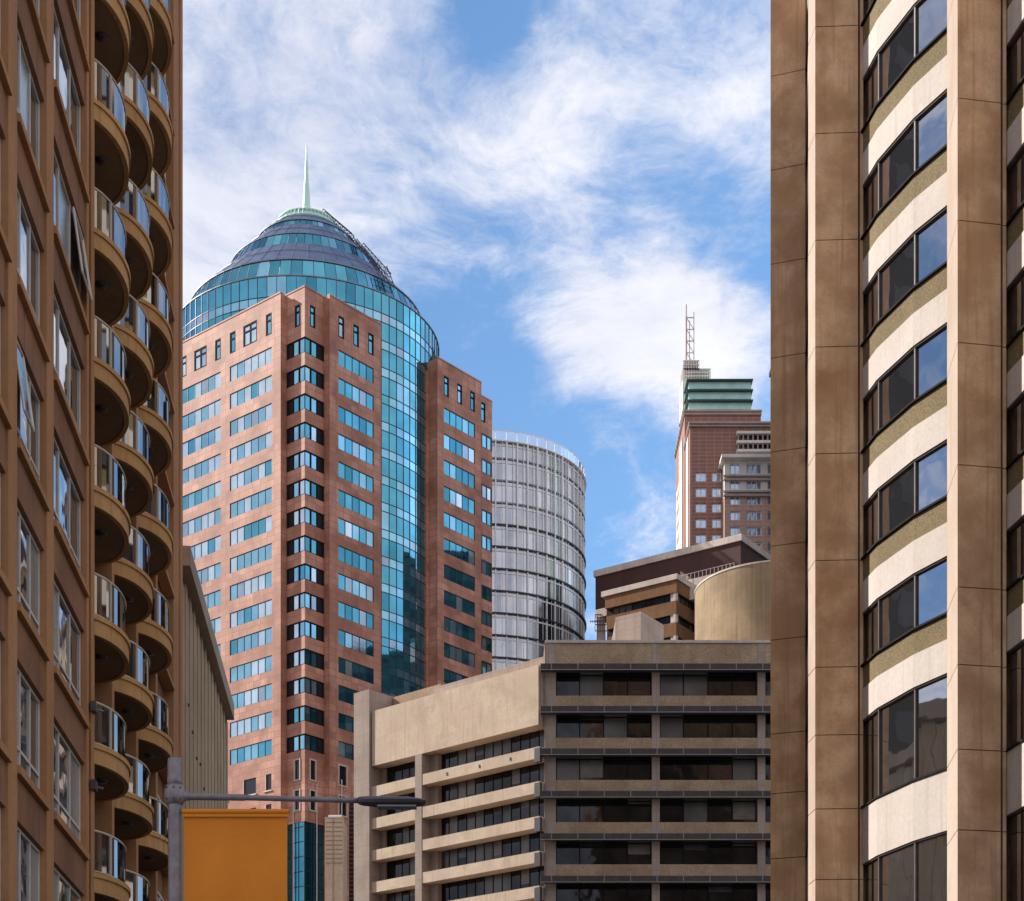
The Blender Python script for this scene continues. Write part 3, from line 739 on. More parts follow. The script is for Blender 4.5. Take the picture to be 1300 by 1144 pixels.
while True:
    yt = 847 + 53.55 * k
    if zo_(yt) < 4: break
    lz1, lz0 = zo_(yt), zo_(yt + 8.0)
    L0 = xo(686); seg = 33.3 * OY / F
    sh = MB(); sh.box(O, L0, X1, .25, .95, lz0, lz1, 0)
    for q in range(6): z = lz0 + (lz1 - lz0) * (q + .5) / 6; sh.box(O, L0 + .02, X1, .955, .985, z - .02, z + .02, 0)
    sh.box(O, L0, X1, .952, 1.0, lz0 - .03, lz0 + .03, 1)
    x = xo(733) - 2 * seg
    while x < X1:
        if x > L0: sh.box(O, x - .035, x + .035, .2, 1.02, lz0 + .03, lz1, 1); sh.box(O, x - .04, x + .04, 0, .25, lz0 + .1, lz0 + .3, 1)
        x += seg
    o = sh.build('sunshade', ['louvre', 'louvre_edge'], ob_)
    wz1, wz0 = lz0 + .1, zo_(yt + 36.2); nz = zo_(yt + 53.55)
    for gi, (a, b) in enumerate(gaps):
        MB().box(O, a, b, -.6, 0, nz, wz0).build('spandrel', 'brownconc', ob_)
        n = 4
        window(ob_, O, a, b, wz0, zo_(yt), n, -.55, ['off_glass', 'off_blind'], 'black', .09, .07, rails=(.78,), pick=lambda k: 0 if rnd() < .8 else 1, blinds=.25)
    k += 1
# rooftop items on the office block
vx = thing('roof_vent_housing', 'grey concrete plant housing with a sloping side on the office block roof', 'roof structure', (xat(815, 150), 152, zo_(813.2)))
bd, bd2 = Vector((-1.46, 1)).normalized(), Vector((.688, 1)).normalized()
c0 = Vector((xat(813.5, 147), 147)); zt = zat(776, 147); zb_ = zo_(813.2)
pa = c0 + bd * 2.55; pb = c0 + bd2 * 4.0; pc = pa + bd2 * 4.0
mb = MB().prism([tuple(c0), tuple(pb), tuple(pc), tuple(pa)], zb_, zt - .02)
mb.build('wall', 'pinkgrey', vx)
mb = MB(); q0 = pa; q1 = pa + bd * .9 ; up = zt - .3
mb.face([(q0.x, q0.y, zb_), (q1.x, q1.y, zb_), (q0.x, q0.y, up)]); r0_ = pc; r1_ = pc + bd * .9
mb.face([(r0_.x, r0_.y, zb_), (r1_.x, r1_.y, zb_), (r0_.x, r0_.y, up)]); mb.face([(q1.x, q1.y, zb_), (r1_.x, r1_.y, zb_), (r0_.x, r0_.y, up), (q0.x, q0.y, up)])
mb.build('sloping_side', 'paleconc', vx)

# ------------------------------------------------------------------ round concrete drum
dY = 170.; dX = xat(986, dY); dr = 8.1; dz = zat(712, dY - dr)
dm = thing('concrete_drum', 'tan board-marked concrete drum behind the office block roof, beside the precast tower', 'building', (dX, dY, 0))
MB().lathe(dX, dY, [(dr, 0), (dr, dz), (dr - .35, dz + .02), (dr - .35, dz - .4), (0, dz - .4)], 96).build('wall', 'drum', dm)
mb = MB().lathe(dX, dY, [(dr + .02, dz - .02), (dr + .06, dz - .02), (dr + .06, dz + .14), (dr - .3, dz + .14), (dr - .3, dz)], 96); mb.build('rim', 'roofcap', dm)

# ------------------------------------------------------------------ dark brown building with overhanging roof
bb = thing('brown_terraced_building', 'dark brown building with pale roof edges and black strip windows, behind the office block roof', 'building', (28, 275, 0))
def hull(mb, c, tl, tr, z0, z1, m=0):
    a, b = c + bd * tl, c + bd2 * tr; mb.prism([tuple(c), tuple(b), tuple(a + bd2 * tr), tuple(a)], z0, z1, m)
cU = Vector((xat(940.3, 270), 270)); zU = zat(679.3, 270)
mb = MB(); hull(mb, cU, 26.9, 22, zU - 7.0, zU - .9); hull(mb, cU + bd * 1.5 + bd2 * 1.5, 20, 18, 0, zU - 7.0); mb.build('upper_wall', 'darkbrown', bb)
mb = MB(); hull(mb, cU - bd * .25 - bd2 * .25, 27.4, 22.5, zU - .9, zU + .15); mb.build('roof_edge', 'paleconc', bb)
cL = Vector((xat(858.5, 262), 262)); zL = zat(729, 262)
nl, nr_ = Vector((-bd2.x, -bd2.y)), Vector((-bd.x, -bd.y))
BL = Fr(cL.x, cL.y, bd.x, bd.y, -bd2.x, -bd2.y); BR = Fr(cL.x, cL.y, bd2.x, bd2.y, -bd.x, -bd.y)
mb = MB(); hull(mb, cL - bd * .3 - bd2 * .3, 13.6, 9.5, zL - .85, zL); mb.build('roof_edge', 'paleconc', bb)
mb = MB(); hull(mb, cL + bd * .5 + bd2 * .5, 12.2, 8.5, 0, zL - .86); mb.build('core_wall', 'dark', bb)
zz = zL - .86; hgt = 3.3
for k in range(8):
    top = zz - (0 if k == 0 else 1.25 + hgt * (k - 1) + 2.55 - .0)
    if k == 0: a, b = zL - 2.75, zL - .87
    else: b = zL - 2.75 - 1.25 - 3.3 * (k - 1); a = b - 2.05
    off = 0 if k == 0 else .25
    mb = MB(); hull(mb, cL - (bd + bd2) * (0 if k != 0 else .1), 12.8 - .3 * min(k, 3), 9.0, a, b); mb.build('spandrel_band', 'rustconc', bb)
    wt = a; wb_ = a - 1.25
    window(bb, BL, 1.1, 11.5, wb_, wt, 9, -.38, ['off_glass', 'off_blind'], 'dark', .1, .1)
    window(bb, BR, .8, 8.4, wb_, wt, 6, -.38, ['off_glass', 'off_blind'], 'dark', .1, .1)
    mb = MB(); mb.box(BL, -.05, 1.05, -.5, -.12, wb_, wt); mb.box(BR, -.0, .75, -.5, -.12, wb_, wt); mb.build('corner_column', 'paleconc', bb)
c3 = Vector((xat(932, 261), 261)); z3 = zat(722, 261)
mb = MB(); hull(mb, c3, 9.5, 8, z3 - 3.2, z3); mb.build('side_wing', 'paleconc', bb)
mb = MB()
for k in range(14):
    p = c3 + bd * (k * .68); mb.tube((p.x, p.y, z3), (p.x, p.y, z3 + .9), .035, n=4)
p = c3 + bd * 9.2; mb.tube((c3.x, c3.y, z3 + .9), (p.x, p.y, z3 + .9), .035, n=4)
for k in range(12):
    p = cL + bd2 * (1.5 + k * .35); mb.tube((p.x, p.y, zL), (p.x, p.y, zL + .9), .03, n=4)
mb.build('roof_railing', 'paleconc', bb)
cW = Vector((xat(770, 272), 272)); zW = zat(771, 272)
mb = MB(); hull(mb, cW, 2.1, 3, zW - 1.3, zW); mb.box(WORLD, cW.x - 1.4, cW.x - .1, cW.y + 1, cW.y + 2, 85, zW - 1.31)
mb.box(WORLD, cW.x - 1.6, cW.x + 3, cW.y + 3, cW.y + 9, 0, 95)
mb.build('stair_block', 'paleconc', bb)
mb = MB(); x, y, zq = cW.x - 1.8, cW.y + .5, zat(800, 272)
for a, b in ((zq, zq + 1.0), (zq + 1.6, zq + 2.6)): mb.box(WORLD, x, x + 3.2, y, y + .1, a, a + .12); mb.box(WORLD, x, x + 3.2, y, y + .1, b, b + .12)
for k in range(9): mb.tube((x + k * .4, y, zq), (x + k * .4, y, zq + 2.6), .05, n=4)
mb.build('fire_stair_railing', 'darkbrown', bb)
an = thing('roof_antenna', 'thin dark yagi antenna on a pole at the left end of the brown building', 'antenna', (xat(757, 265), 265, 90))
mb = MB(); x, y = xat(758, 265), 265; z = zat(789, 265)
mb.tube((x, y, 84), (x, y, z + .8), .06, n=6)
o = mb.build('pole', 'lamp_dark', an)
mb = MB(); mb.tube((x - 1.1, y, z), (x + .6, y, z), .05, n=5)
for k in range(6): mb.tube((x - 1.0 + k * .28, y - .4, z), (x - 1.0 + k * .28, y + .4, z), .03, n=4); mb.tube((x - 1.0 + k * .28, y, z - .25), (x - 1.0 + k * .28, y, z + .25), .03, n=4)
mb.build('boom', 'lamp_dark', an)

# ------------------------------------------------------------------ pale glass drum tower
tY = 302.; tX = xat(615, tY); tR = 17.7
gt = thing('glass_drum_tower', 'round pale glass tower with white fins and dark rings, right of the salmon tower', 'building', (tX, tY, 0))
NF = 60; af = math.atan2(-tY, -tX)
ny = lambda y: zat(y, tY - tR)
zr = [ny(580.9 + 28.2 * k) for k in range(0, 30)]; zr = [z for z in zr if z > 30]
ztop = ny(559); levels = [ztop] + zr
def radius(z): return tR + .25 * max(0, min(1, (ztop - z) / 25)) - .25
def dgp(i, k):
    ang = (k + .5) / (NF * 2) * 2 * math.pi
    ang = (ang + math.pi) % (2 * math.pi) - math.pi                 # 0 faces the street, positive to the right
    r = rnd()
    if ang > .86: return 4 if r < .85 else 0
    if ang > .62 and i < 7: return (2 if r < .55 else 0) if i < 6 else (3 if r < .4 else 2)
    if ang > .5 and i >= 7: return 3 if r < .65 else 1  # low right panes darkened: a dark reflection painted into the glass
    return 0 if k % 2 else (1 if r < .8 else 0)
for i, (za, zb) in enumerate(zip(levels, levels[1:])):
    mb = MB(); ra, rb2 = radius(zb), radius(za)
    mb.lathe(tX, tY, [(ra, zb), (rb2, za)], NF * 2, af, af + 2 * math.pi, lambda j, k: dgp(i, k))
    mb.build('window_band', ['dg_pale', 'dg_mid', 'dg_green', 'dg_dark', 'dg_beige'], gt)
    mb = MB(); r = radius(zb); t = .34 if i > 2 else .26
    mb.lathe(tX, tY, [(r - .1, zb - .05), (r + t, zb - .1), (r + t, zb + .14), (r - .1, zb + .2)], 96)
    mb.build('floor_ring', 'ring_dark' if i > 2 else 'ring_grey', gt)
    mb = MB(); mb.lathe(tX, tY, [(r + .02, za - .75), (r + .06, za - .75), (r + .06, za - .5), (r + .02, za - .5)], 96); mb.build('transom_ring', 'fin', gt)
mb = MB()
for k in range(NF):
    a = af + 2 * math.pi * k / NF; c, s_n = math.cos(a), math.sin(a)
    dens = [0]
    fr = Fr(tX + c * tR, tY + s_n * tR, -s_n, c, c, s_n)
    rel = (2 * math.pi * k / NF + math.pi) % (2 * math.pi) - math.pi
    if .86 < rel < 1.8: mb.box(fr, -.07, .07, -.3, .05, 30, ztop + .1); continue
    mb.box(fr, -.11, .11, -.3, .24, 30, ztop + .2)
    a2 = a + 2 * math.pi / NF * .62; c2, s2 = math.cos(a2), math.sin(a2)
    fr = Fr(tX + c2 * tR, tY + s2 * tR, -s2, c2, c2, s2); mb.box(fr, -.04, .04, -.3, .06, 30, ztop)
mb.build('vertical_fin', 'fin', gt)
MB().lathe(tX, tY, [(tR, 0), (tR, 30)], 60).build('base_wall', 'dg_mid', gt)
mb = MB(); mb.lathe(tX, tY, [(tR - .1, ztop), (tR + .05, ztop + 1.65)], 120); mb.build('parapet_glass', 'frost', gt)
mb = MB()
for k in range(NF):
    a = af + 2 * math.pi * k / NF; c, s_n = math.cos(a), math.sin(a); mb.tube((tX + c * tR, tY + s_n * tR, ztop), (tX + c * (tR + .1), tY + s_n * (tR + .1), ztop + 1.75), .07, n=4)
mb.lathe(tX, tY, [(tR - .5, ztop - .1), (tR + .3, ztop - .1), (tR + .3, ztop + .1), (tR - .5, ztop + .1)], 96)
mb.lathe(tX, tY, [(tR - .1, ztop + 1.7), (tR + .14, ztop + 1.7), (tR + .14, ztop + 1.8), (tR - .1, ztop + 1.8)], 96)
mb.build('parapet_rail', 'fin', gt)
MB().lathe(tX, tY, [(tR - .2, ztop - .12), (0, ztop - .1)], 48).build('roof', 'roof', gt)

# ------------------------------------------------------------------ far brick tower with a green glass crown and mast
ft = thing('brick_tower', 'distant red brick tower with green glass crown and mast, beside the precast tower', 'building', (56, 440, 0))
def fx(px, Y): return xat(px, Y)
def fbox(mb, p0, p1, Y0, Y1, yt, yb, m=0, zb=None):
    mb.box(WORLD, fx(p0, Y0), fx(p1, Y0), Y0, Y1, zat(yb, Y0) if zb is None else zb, zat(yt, Y0), m)
YA = 425.; Aw = Fr(0, YA, 1, 0, 0, -1)
holes = []
wcols = [(883, 896.8), (903.8, 915.8)]; wrows = [(599.5 + 19.65 * k, 611.3 + 19.65 * k) for k in range(12)]
hl = [(fx(a, YA), fx(b, YA), zat(y1, YA), zat(y0, YA)) for a, b in wcols for y0, y1 in wrows]
mb = MB(); mb.wall(Aw, fx(876, YA), fx(1010, YA), 30, zat(541, YA), hl, .5)
sA = Fr(fx(876, YA), YA, 0, 1, -1, 0); mb.wall(sA, 0, 12, 30, zat(541, YA), [], .3)
fbox(mb, 876, 1010, YA + .6, YA + 30, 541.5, 0, zb=30) if False else None
mb.build('wall', 'brick', ft)
mb = MB(); mb.box(WORLD, fx(876, YA), fx(1010, YA), YA, YA + 12, 0, 30); mb.box(WORLD, fx(876, YA) + .6, fx(1010, YA), YA + .55, YA + 30, 30, zat(541, YA) - .1); mb.build('core_wall', 'brick', ft)
for a, b in wcols:
    for y0, y1 in wrows: window(ft, Aw, fx(a, YA), fx(b, YA), zat(y1, YA), zat(y0, YA), 2, -.45, 'sky_glass', 'white_stone', .22, .15)
# set-back upper block
YB = 437.2
mb = MB(); fbox(mb, 869.3, 966, YB, YB + 24, 524, 700); mb.build('upper_wall', 'brick', ft)
mb = MB()
fbox(mb, 874.5, 1012, YA - .8, YA + 13, 535, 537.3); fbox(mb, 875.3, 1012, YA - .4, YA + 12.5, 537.3, 539.6); fbox(mb, 874.9, 1012, YA - .6, YA + 12.8, 539.6, 541.0)
fbox(mb, 867.8, 967.5, YB - .8, YB + 25, 520, 522); fbox(mb, 868.6, 966.7, YB - .4, YB + 24.6, 522, 524.6); fbox(mb, 868.2, 967, YB - .6, YB + 24.8, 524.6, 526)
mb.build('cornice', 'cornice', ft)
# low pale wing on the left with windows in its lit side
YC = 449.5
XC = fx(862.3, YC)
sC = Fr(XC, YC, 0, 1, -1, 0)
hl = [(1.0 + 2.2 * j, 2.6 + 2.2 * j, zat(y1, YC), zat(y0, YC)) for j in range(3) for y0, y1 in [(617 + 18.6 * k, 628 + 18.6 * k) for k in range(10)]]
mb = MB(); mb.wall(sC, 0, 8.2, 20, zat(611, YC), hl, .4); mb.box(WORLD, XC + .5, fx(872, YC), YC + .01, YC + 8.2, 0, zat(611, YC)); mb.build('side_wing', 'white_stone', ft)
for h in hl: window(ft, sC, *h, 1, -.35, 'sky_glass', 'white_stone', .2, .1)
# side pilasters of lit stone
mb = MB(); mb.box(WORLD, fx(876, YA) - .25, fx(876, YA) + .6, YA + 3, YA + 7, 30, zat(547, YA)); mb.box(WORLD, fx(869.3, YB) - .3, fx(869.3, YB) + .5, YB + 5, YB + 12, 60, zat(545, YB)); mb.build('side_pier', 'white_stone', ft)
# green crown
YG = 440.
for k in range(3):
    y0 = 482.2 + 13.1 * k
    g = MB(); fbox(g, 874.5, 953.5, YG, YG + 18, y0, y0 + 11.2); o = g.build('crown_glass', 'teal_glass', ft)
    mb = MB()
    for q in range(25): p = 874.5 + 79 * q / 24; fbox(mb, p - .22, p + .22, YG - .12, YG - .01, y0, y0 + 11.2)
    mb.build('mullion', 'teal_dark' if False else 'mint', o)
    mb = MB(); fbox(mb, 871.8, 956.2, YG - 1.2, YG + 19, y0 - 1.4, y0); fbox(mb, 873.2, 954.8, YG - .6, YG + 18.6, y0 + .01, y0 + .8); mb.build('crown_eave', 'teal_dark', ft)
# stepped lattice block and mast
YM = 446.
def lattice(p0, p1, yt, yb):
    mb = MB(); fbox(mb, p0 + 1.2, p1 - 1.2, YM + 1.2, YM + 8, yt + .6, yb)
    o = mb.build('lattice_core', 'cornice', ft); mb = MB()
    nx = max(4, int((p1 - p0) / 3.2))
    for q in range(nx + 1): p = p0 + (p1 - p0) * q / nx; fbox(mb, p - .3, p + .3, YM, YM + .3, yt, yb)
    nz = max(2, int((yb - yt) / 3.6))
    for q in range(nz + 1): y = yt + (yb - yt) * q / nz; fbox(mb, p0 - .4, p1 + .4, YM - .1, YM + .4, y - .35, y + .35)
    for q in range(4): mb.box(WORLD, fx(p0, YM), fx(p0, YM) + .2, YM + q * 2.5, YM + q * 2.5 + .3, zat(yb, YM), zat(yt, YM))
    mb.build('lattice_screen', 'white_stone', o)
lattice(867.8, 887.6, 457.5, 468); lattice(867.8, 902, 468, 481)
mb = MB(); fbox(mb, 866.5, 872.5, YM, YM + 8, 481, 520); mb.build('lattice_leg', 'white_stone', ft)
mb = MB()
x0, x1 = fx(872.3, YM), fx(881.9, YM)
mb.tube((x0, YM + 2, zat(458, YM)), (x0, YM + 2, zat(396, YM)), .22, n=6); mb.tube((x0, YM + 2, zat(396, YM)), (x0, YM + 2, zat(381.5, YM)), .15, n=6)
mb.tube((x1, YM + 2, zat(458, YM)), (x1, YM + 2, zat(391, YM)), .14, n=6, m=1); mb.tube(((x0 + x1) / 2, YM + 3.6, zat(458, YM)), ((x0 + x1) / 2, YM + 3.6, zat(398, YM)), .15, n=6, m=1)
ys = [398.2, 413.2, 428, 443, 457]
for i, y in enumerate(ys):
    mb.tube((x0, YM + 2, zat(y, YM)), (x1, YM + 2, zat(y, YM)), .15, n=4, m=0 if i % 2 == 0 else 1)
    if i < 4: mb.tube((x0, YM + 2, zat(y, YM)), (x1, YM + 2, zat(ys[i + 1], YM)), .1, n=4, m=1)
mb.build('mast', ['mast', 'mast_white'], ft)
# balconies high on the right
mb = MB(); 
for y in (547, 558.8, 570): fbox(mb, 935.5, 1012, YA - 1.6, YA - .02, y, y + 3.2)
mb.build('balcony_slab', 'white_stone', ft)
mb = MB(); fbox(mb, 941, 1010, YA - .5, YA - .03, 550.2, 570); mb.build('balcony_glass', 'sg_black', ft)
mb = MB()
for q in range(9): p = 937.5 + q * 6.2; fbox(mb, p - .8, p + .8, YA - 1.3, YA - .6, 550.2, 558.8); fbox(mb, p - .8, p + .8, YA - 1.3, YA - .6, 562, 570)
mb.build('balcony_pier', 'cornice', ft)
# lower front block
YD = 420.; Dw = Fr(0, YD, 1, 0, 0, -1)
wr = [(588.5, 601.5)] + [(610 + 19.6 * k, 621.3 + 19.6 * k) for k in range(11)]
wc = [(926.8, 939.8, 2), (947.6, 967, 3), (974.5, 986, 2)]
hl = [(fx(a, YD), fx(b, YD), zat(y1, YD), zat(y0, YD)) for a, b, _ in wc for y0, y1 in wr]
up_, lo_ = [h for h in hl if h[2] > zat(628, YD)], [h for h in hl if h[2] <= zat(628, YD)]
z62 = zat(629, YD)
mb = MB(); mb.wall(Dw, fx(920, YD), fx(1000, YD), 20, z62, lo_, .5); mb.box(WORLD, fx(920, YD), fx(1000, YD), YD + .5, YA - .7, 0, z62); mb.build('front_wall', 'brick_pink', ft)
mb = MB(); mb.wall(Dw, fx(920, YD), fx(1000, YD), z62, zat(584, YD), up_, .5); mb.box(WORLD, fx(920, YD), fx(1000, YD), YD + .5, YA - .7, z62, zat(583, YD)); mb.build('front_wall', 'white_stone', ft)
for a, b, n in wc:
    for y0, y1 in wr: window(ft, Dw, fx(a, YD), fx(b, YD), zat(y1, YD), zat(y0, YD), n, -.45, 'sky_glass', 'white_stone', .22, .15)
mb = MB()
for y in (602.5, 607.3, 622.5, 627.3): fbox(mb, 919, 1000, YD - .7, YD - .01, y, y + 2.2)
mb.build('front_cornice', 'cornice', ft)
mb = MB(); zc0, zc1 = zat(585, YD), zat(578.5, YD); xl, xr = fx(915, YD), fx(1002, YD)
mb.prism([(xl, YD - 2), (xr, YD - 2), (xr, YA - .1), (xl, YA - .1)], zc0, zc0 + .8)
mb.face([(xl, YD - 2, zc0 + .8), (xr, YD - 2, zc0 + .8), (xr, YD + 1, zc1 + .3), (xl + 1.2, YD + 1, zc1 + .3)]); mb.face([(xl, YD - 2, zc0 + .8), (xl, YA, zc0 + .8), (xl + 1.2, YA, zc1 + .3), (xl + 1.2, YD + 1, zc1 + .3)])
mb.build('canopy', 'white_stone', ft)

# ------------------------------------------------------------------ unseen towers, added for the glass to mirror
def added_back_tower(name, label, x0, x1, y0, y1, h, mat='tower_dark', glass='off_glass'):
    t = thing(name, label, 'building', ((x0 + x1) / 2, (y0 + y1) / 2, 0))
    MB().box(WORLD, x0, x1, y0, y1, 0, h).build('wall', mat, t)
    mb = MB(); z = 5
    while z < h - 3:
        for fr, L in ((Fr(x0, y0, 1, 0, 0, -1), x1 - x0), (Fr(x0, y0, 0, 1, -1, 0), y1 - y0), (Fr(x1, y0, 0, 1, 1, 0), y1 - y0)):
            mb.box(fr, .8, L - .8, -.1, .04, z, z + 1.9)
        z += 3.7
    o = mb.build('window', glass, t); tag(o, kind='stuff')
    mb = MB(); mb.box(WORLD, x0 - .3, x1 + .3, y0 - .3, y1 + .3, h, h + 1); mb.build('parapet', mat, t)
added_back_tower('added_mirror_tower', 'unseen dark tower added behind the ochre apartments for the precast tower windows to mirror', -60, -25, 88, 120, 92)
added_back_tower('added_mirror_tower', 'unseen dark tower added behind the precast tower for the salmon tower to mirror', 58, 84, 251, 290, 126)
added_back_tower('added_mirror_tower', 'lower unseen dark tower added behind the precast tower for the salmon tower to mirror', 58, 84, 215, 250, 107)

added_back_tower('added_mirror_tower', 'tall unseen dark tower added far behind the precast tower for the cylinder to mirror', 62, 110, 372, 410, 205)

# ------------------------------------------------------------------ street lamp with a banner
LY = 22.; lx = xat(222, LY)
lp = thing('street_lamp', 'grey steel street lamp with round collar and long side arm, beside the ochre apartments', 'street lamp', (lx, LY, .135))
pz = zat(963, LY)
MB().lathe(lx, LY, [(.14, .135), (.14, .9), (.105, 1.1), (.083, zat(1030, LY)), (.083, pz - .34)], 20).build('pole', 'galv', lp, True)
MB().lathe(lx, LY, [(.083, pz - .36), (.098, pz - .355), (.098, pz - .26), (.094, pz - .25), (.092, pz - .02), (.08, pz), (0, pz + .005)], 20).build('pole_cap', 'galv', lp, True)
cz = zat(1009, LY)
col_ = MB().lathe(lx, LY, [(.084, cz - .13), (.105, cz - .12), (.13, cz - .07), (.135, cz), (.13, cz + .07), (.105, cz + .12), (.084, cz + .13)], 24).build('collar', 'galv', lp, True)
mb = MB()
for a in (-2.3, -1.5, -.8): mb.tube((lx + .12 * math.cos(a), LY + .12 * math.sin(a), cz + .07), (lx + .14 * math.cos(a), LY + .14 * math.sin(a), cz + .075), .012, n=6); mb.tube((lx + .12 * math.cos(a), LY + .12 * math.sin(a), cz - .07), (lx + .14 * math.cos(a), LY + .14 * math.sin(a), cz - .075), .012, n=6)
mb.build('bolt', 'lamp_dark', col_)
xe = xat(458, LY)
mb = MB(); mb.tube((lx + .1, LY, zat(1011.5, LY)), (lx + .9, LY, zat(1012.6, LY)), .042, n=14); mb.tube((lx + .85, LY, zat(1012.6, LY)), (xe, LY, zat(1016.5, LY)), .035, n=14); mb.tube((lx + .08, LY, zat(1011.3, LY)), (lx + .2, LY, zat(1011.5, LY)), .07, .045, n=14)
mb.build('arm', 'galv', lp, True)
hz = zat(1016.8, LY); xh = xat(540.5, LY)
mb = MB(); L = xh - xe + .03
secs = [(0, .05, .05, .045), (.06, .09, .055, .06), (.25, .125, .06, .075), (.75, .13, .05, .075), (.93, .11, .03, .06), (1., .07, .01, .03)]
rings_ = []
for f, hw, tp, bt_ in secs:
    x = xe - .03 + L * f; ring_ = []
    for j in range(12):
        a = 2 * math.pi * j / 12; yy = math.cos(a) * hw; zz_ = math.sin(a); zz_ = zz_ * (tp if zz_ > 0 else bt_)
        ring_.append((x, LY + yy, hz + zz_ - .008 * f))
    rings_.append(ring_)
for r1, r2 in zip(rings_, rings_[1:]):
    for j in range(12): mb.face([r1[j], r1[(j + 1) % 12], r2[(j + 1) % 12], r2[j]])
mb.face(rings_[-1]); mb.face(rings_[0])
hd = mb.build('lamp_head', 'lamp_dark', lp)
mb = MB(); mb.box(WORLD, xe + .22, xh - .12, LY - .09, LY + .09, hz - .092, hz - .07); mb.build('lens', 'lens', hd)
ban = thing('street_banner', 'plain orange fabric banner hanging from the lamp pole under its arm', 'banner', (lx + .1, LY, 4))
bz1 = zat(1027.5, LY); bx0, bx1 = lx + .12, xat(365, LY)
mb = MB(); nx, nz = 24, 30; H = 3.2
def bw_(i, j):
    x = bx0 + (bx1 - bx0) * i / nx; z = bz1 - .05 - H * j / nz
    return (x + .012 * j / nz * math.sin(3 * j / nz), LY - .02 + .018 * math.sin(i * .45 + j * .12) * min(1, j / 6) + .012 * math.sin(j * .5), z)
for i in range(nx):
    for j in range(nz): mb.face([bw_(i, j), bw_(i + 1, j), bw_(i + 1, j + 1), bw_(i, j + 1)])
mb.build('cloth', 'orange', ban, True)
mb = MB(); mb.box(WORLD, bx0 - .01, bx1 + .02, LY - .045, LY - .03, bz1 - .105, bz1 - .07); mb.tube((bx0 - .02, LY - .02, bz1 - .035), (bx1 + .02, LY - .02, bz1 - .035), .035, n=12); mb.build('hem', 'orange', ban)
mb = MB(); mb.tube((lx, LY - .02, bz1 - .035), (bx1 + .03, LY - .02, bz1 - .035), .016, n=8); mb.tube((lx, LY - .02, bz1 - H - .1), (bx1 + .03, LY - .02, bz1 - H - .1), .016, n=8); mb.build('banner_rod', 'galv', ban)

# small plant box and dark louvre in front of the salmon tower foot
pk = thing('plant_box', 'small beige louvred plant box at the foot of the salmon tower, beside the banded building', 'plant box', (xat(424, 190), 191, 0))
zp = zat(1034, 190); x0, x1 = xat(412.5, 190), xat(436, 190)
mb = MB(); mb.box(WORLD, x0, x1, 190, 194, 0, zp - .4); mb.build('body', 'beige', pk)
mb = MB(); mb.prism([(x0 - .05, 189.95), (x1 + .05, 189.95), (x1 + .05, 194), (x0 - .05, 194)], zp - .4, zp - .3); mb.tube((x0 + .3, 191, zp - .3), (x1 - .3, 191, zp - .3), .45, n=14); mb.build('lid', 'paleconc', pk)
mb = MB(); mb.box(WORLD, x0 + .9, x0 + .98, 189.9, 189.99, 30, zp - .45)
for k in range(10): mb.box(WORLD, x0 + .1, x1 - .1, 189.93, 189.99, zp - .9 - k * .5, zp - .85 - k * .5)
mb.build('louvre', 'pinkgrey', pk)
dk = thing('louvre_screen', 'narrow dark louvre screen between the salmon tower and the banded building', 'screen', (xat(448, 195), 196, 0))
x0, x1 = xat(443, 195), xat(458, 195)
mb = MB(); mb.box(WORLD, x0, x1, 195, 197, 0, zat(1021, 195)); mb.build('body', 'darkbrown', dk)
mb = MB()
for k in range(28): mb.box(WORLD, x0 + .05, x1 - .05, 194.93, 194.99, 36 + k * .5, 36.2 + k * .5)
mb.build('louvre', 'black', dk)

# ------------------------------------------------------------------ light, sky, camera
SUN_AZ = Vector((-1, .385)); EL = math.radians(35)
sxy = SUN_AZ.normalized(); sdir = Vector((sxy.x * math.cos(EL), sxy.y * math.cos(EL), math.sin(EL)))
sl_ = bpy.data.lights.new('sun', 'SUN'); sl_.energy = 5.0; sl_.angle = math.radians(.53); sl_.color = (1, .94, .86)
so = bpy.data.objects.new('sun', sl_); C.objects.link(so); so.rotation_euler = sdir.to_track_quat('Z', 'Y').to_euler()
w = bpy.data.worlds.new('World'); bpy.context.scene.world = w; w.use_nodes = True
nt = w.node_tree; nt.nodes.clear(); N = nt.nodes.new; Lk = nt.links.new
outw = N('ShaderNodeOutputWorld'); bg = N('ShaderNodeBackground'); Lk(bg.outputs[0], outw.inputs[0])
sky = N('ShaderNodeTexSky'); sky.sky_type = 'NISHITA'; sky.sun_disc = False; sky.sun_elevation = EL
sky.sun_rotation = math.atan2(-sxy.x, sxy.y); sky.air_density = 1.0; sky.dust_density = .6; sky.ozone_density = 1.6
tc = N('ShaderNodeTexCoord'); D = tc.outputs['Generated']
sp = N('ShaderNodeSeparateXYZ'); Lk(D, sp.inputs[0])
def mth(op, a, b=None, c=None):
    m = N('ShaderNodeMath'); m.operation = op
    for i, v in enumerate((a, b, c)):
        if v is None: continue
        if isinstance(v, (int, float)): m.inputs[i].default_value = v
        else: Lk(v, m.inputs[i])
    return m.outputs[0]
den = mth('ADD', mth('MAXIMUM', sp.outputs[2], 0.), .12)
cb_ = N('ShaderNodeCombineXYZ'); Lk(mth('DIVIDE', sp.outputs[0], den), cb_.inputs[0]); Lk(mth('DIVIDE', sp.outputs[1], den), cb_.inputs[1])
wv = N('ShaderNodeTexNoise'); wv.inputs['Scale'].default_value = 3.; wv.inputs['Detail'].default_value = 5; Lk(cb_.outputs[0], wv.inputs['Vector'])
wp = N('ShaderNodeVectorMath'); wp.operation = 'MULTIPLY_ADD'; Lk(wv.outputs['Color'], wp.inputs[0]); wp.inputs[1].default_value = (.22, .22, 0); Lk(cb_.outputs[0], wp.inputs[2])
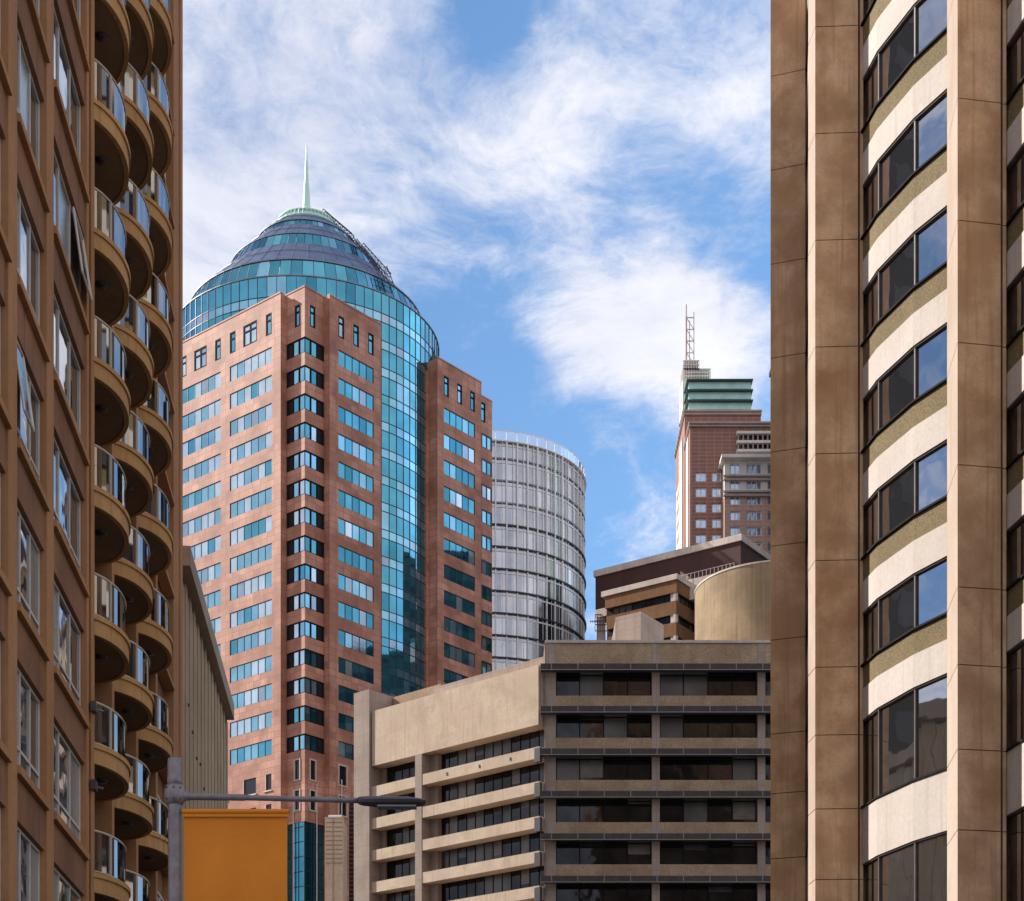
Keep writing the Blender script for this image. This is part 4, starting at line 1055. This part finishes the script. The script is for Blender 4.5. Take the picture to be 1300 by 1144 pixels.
n1 = noise(nt, wp.outputs[0], 4.2, 14, .68); n2 = noise(nt, wp.outputs[0], 15., 12, .70, (1, .75, 1)); n3 = noise(nt, cb_.outputs[0], .9, 4, .5)
cov = mth('ADD', mth('MULTIPLY', mth('SUBTRACT', n1, .5), 2.6), mth('MULTIPLY', mth('SUBTRACT', n2, .5), 1.3))
def dirpx(px, py): return Vector(((px - CX) / F, 1, (HY - py) / F)).normalized()
blobs = [(300, 100, 330, .62), (250, 330, 180, .45), (450, 60, 160, .25), (860, 410, 150, .9), (740, 440, 110, .7), (930, 480, 110, .35), (640, 210, 170, .3), (740, 320, 60, .3),
         (620, 5, 80, -.55), (590, 370, 140, -.4), (700, 620, 200, -.75), (650, 480, 70, -.3), (900, 110, 170, .2), (900, 260, 80, -.3), (770, 560, 60, .35), (820, 640, 90, .25), (530, 500, 130, -.5), (800, 240, 90, -.2)]
acc = cov
# unseen cloud added behind the viewer to brighten the shaded walls
acc = mth('ADD', acc, ramp(nt, sp.outputs[1], .35, -.3, 0, .9))
for px, py, r, wt in blobs:
    v = N('ShaderNodeVectorMath'); v.operation = 'DISTANCE'; Lk(D, v.inputs[0]); v.inputs[1].default_value = dirpx(px, py)
    acc = mth('ADD', acc, mth('MULTIPLY', ramp(nt, v.outputs['Value'], 0, r / F * .95, 1, 0), wt))
cloud = ramp(nt, mth('ADD', acc, .05), -.3, .8, .03, .97)
shade = ramp(nt, mth('ADD', mth('MULTIPLY', n1, .5), mth('MULTIPLY', n3, .5)), .36, .66, 0, 1)
ccol = mixc(nt, shade, (.46, .49, .60), (.72, .715, .75))
skm = N('ShaderNodeMix'); skm.data_type = 'RGBA'; skm.blend_type = 'MULTIPLY'; skm.inputs[0].default_value = 1.; Lk(sky.outputs[0], skm.inputs[6]); skm.inputs[7].default_value = (.084, .115, .134, 1)
Lk(mixc(nt, cloud, skm.outputs[2], ccol), bg.inputs[0]); bg.inputs[1].default_value = 1.
cam = bpy.data.cameras.new('camera'); co = bpy.data.objects.new('camera', cam); C.objects.link(co)
co.location = (0, 0, EYE); co.rotation_euler = (math.radians(90), 0, 0)
cam.sensor_width = 36; cam.lens = 36 * F / 1300; cam.shift_y = (HY - 572) / 1300; cam.clip_end = 12000; cam.clip_start = .5
sc = bpy.context.scene; sc.camera = co
sc.view_settings.view_transform = 'Standard'; sc.view_settings.look = 'None'; sc.view_settings.gamma = 1; sc.view_settings.exposure = .56
sc.cycles.max_bounces = 6; sc.cycles.transparent_max_bounces = 16
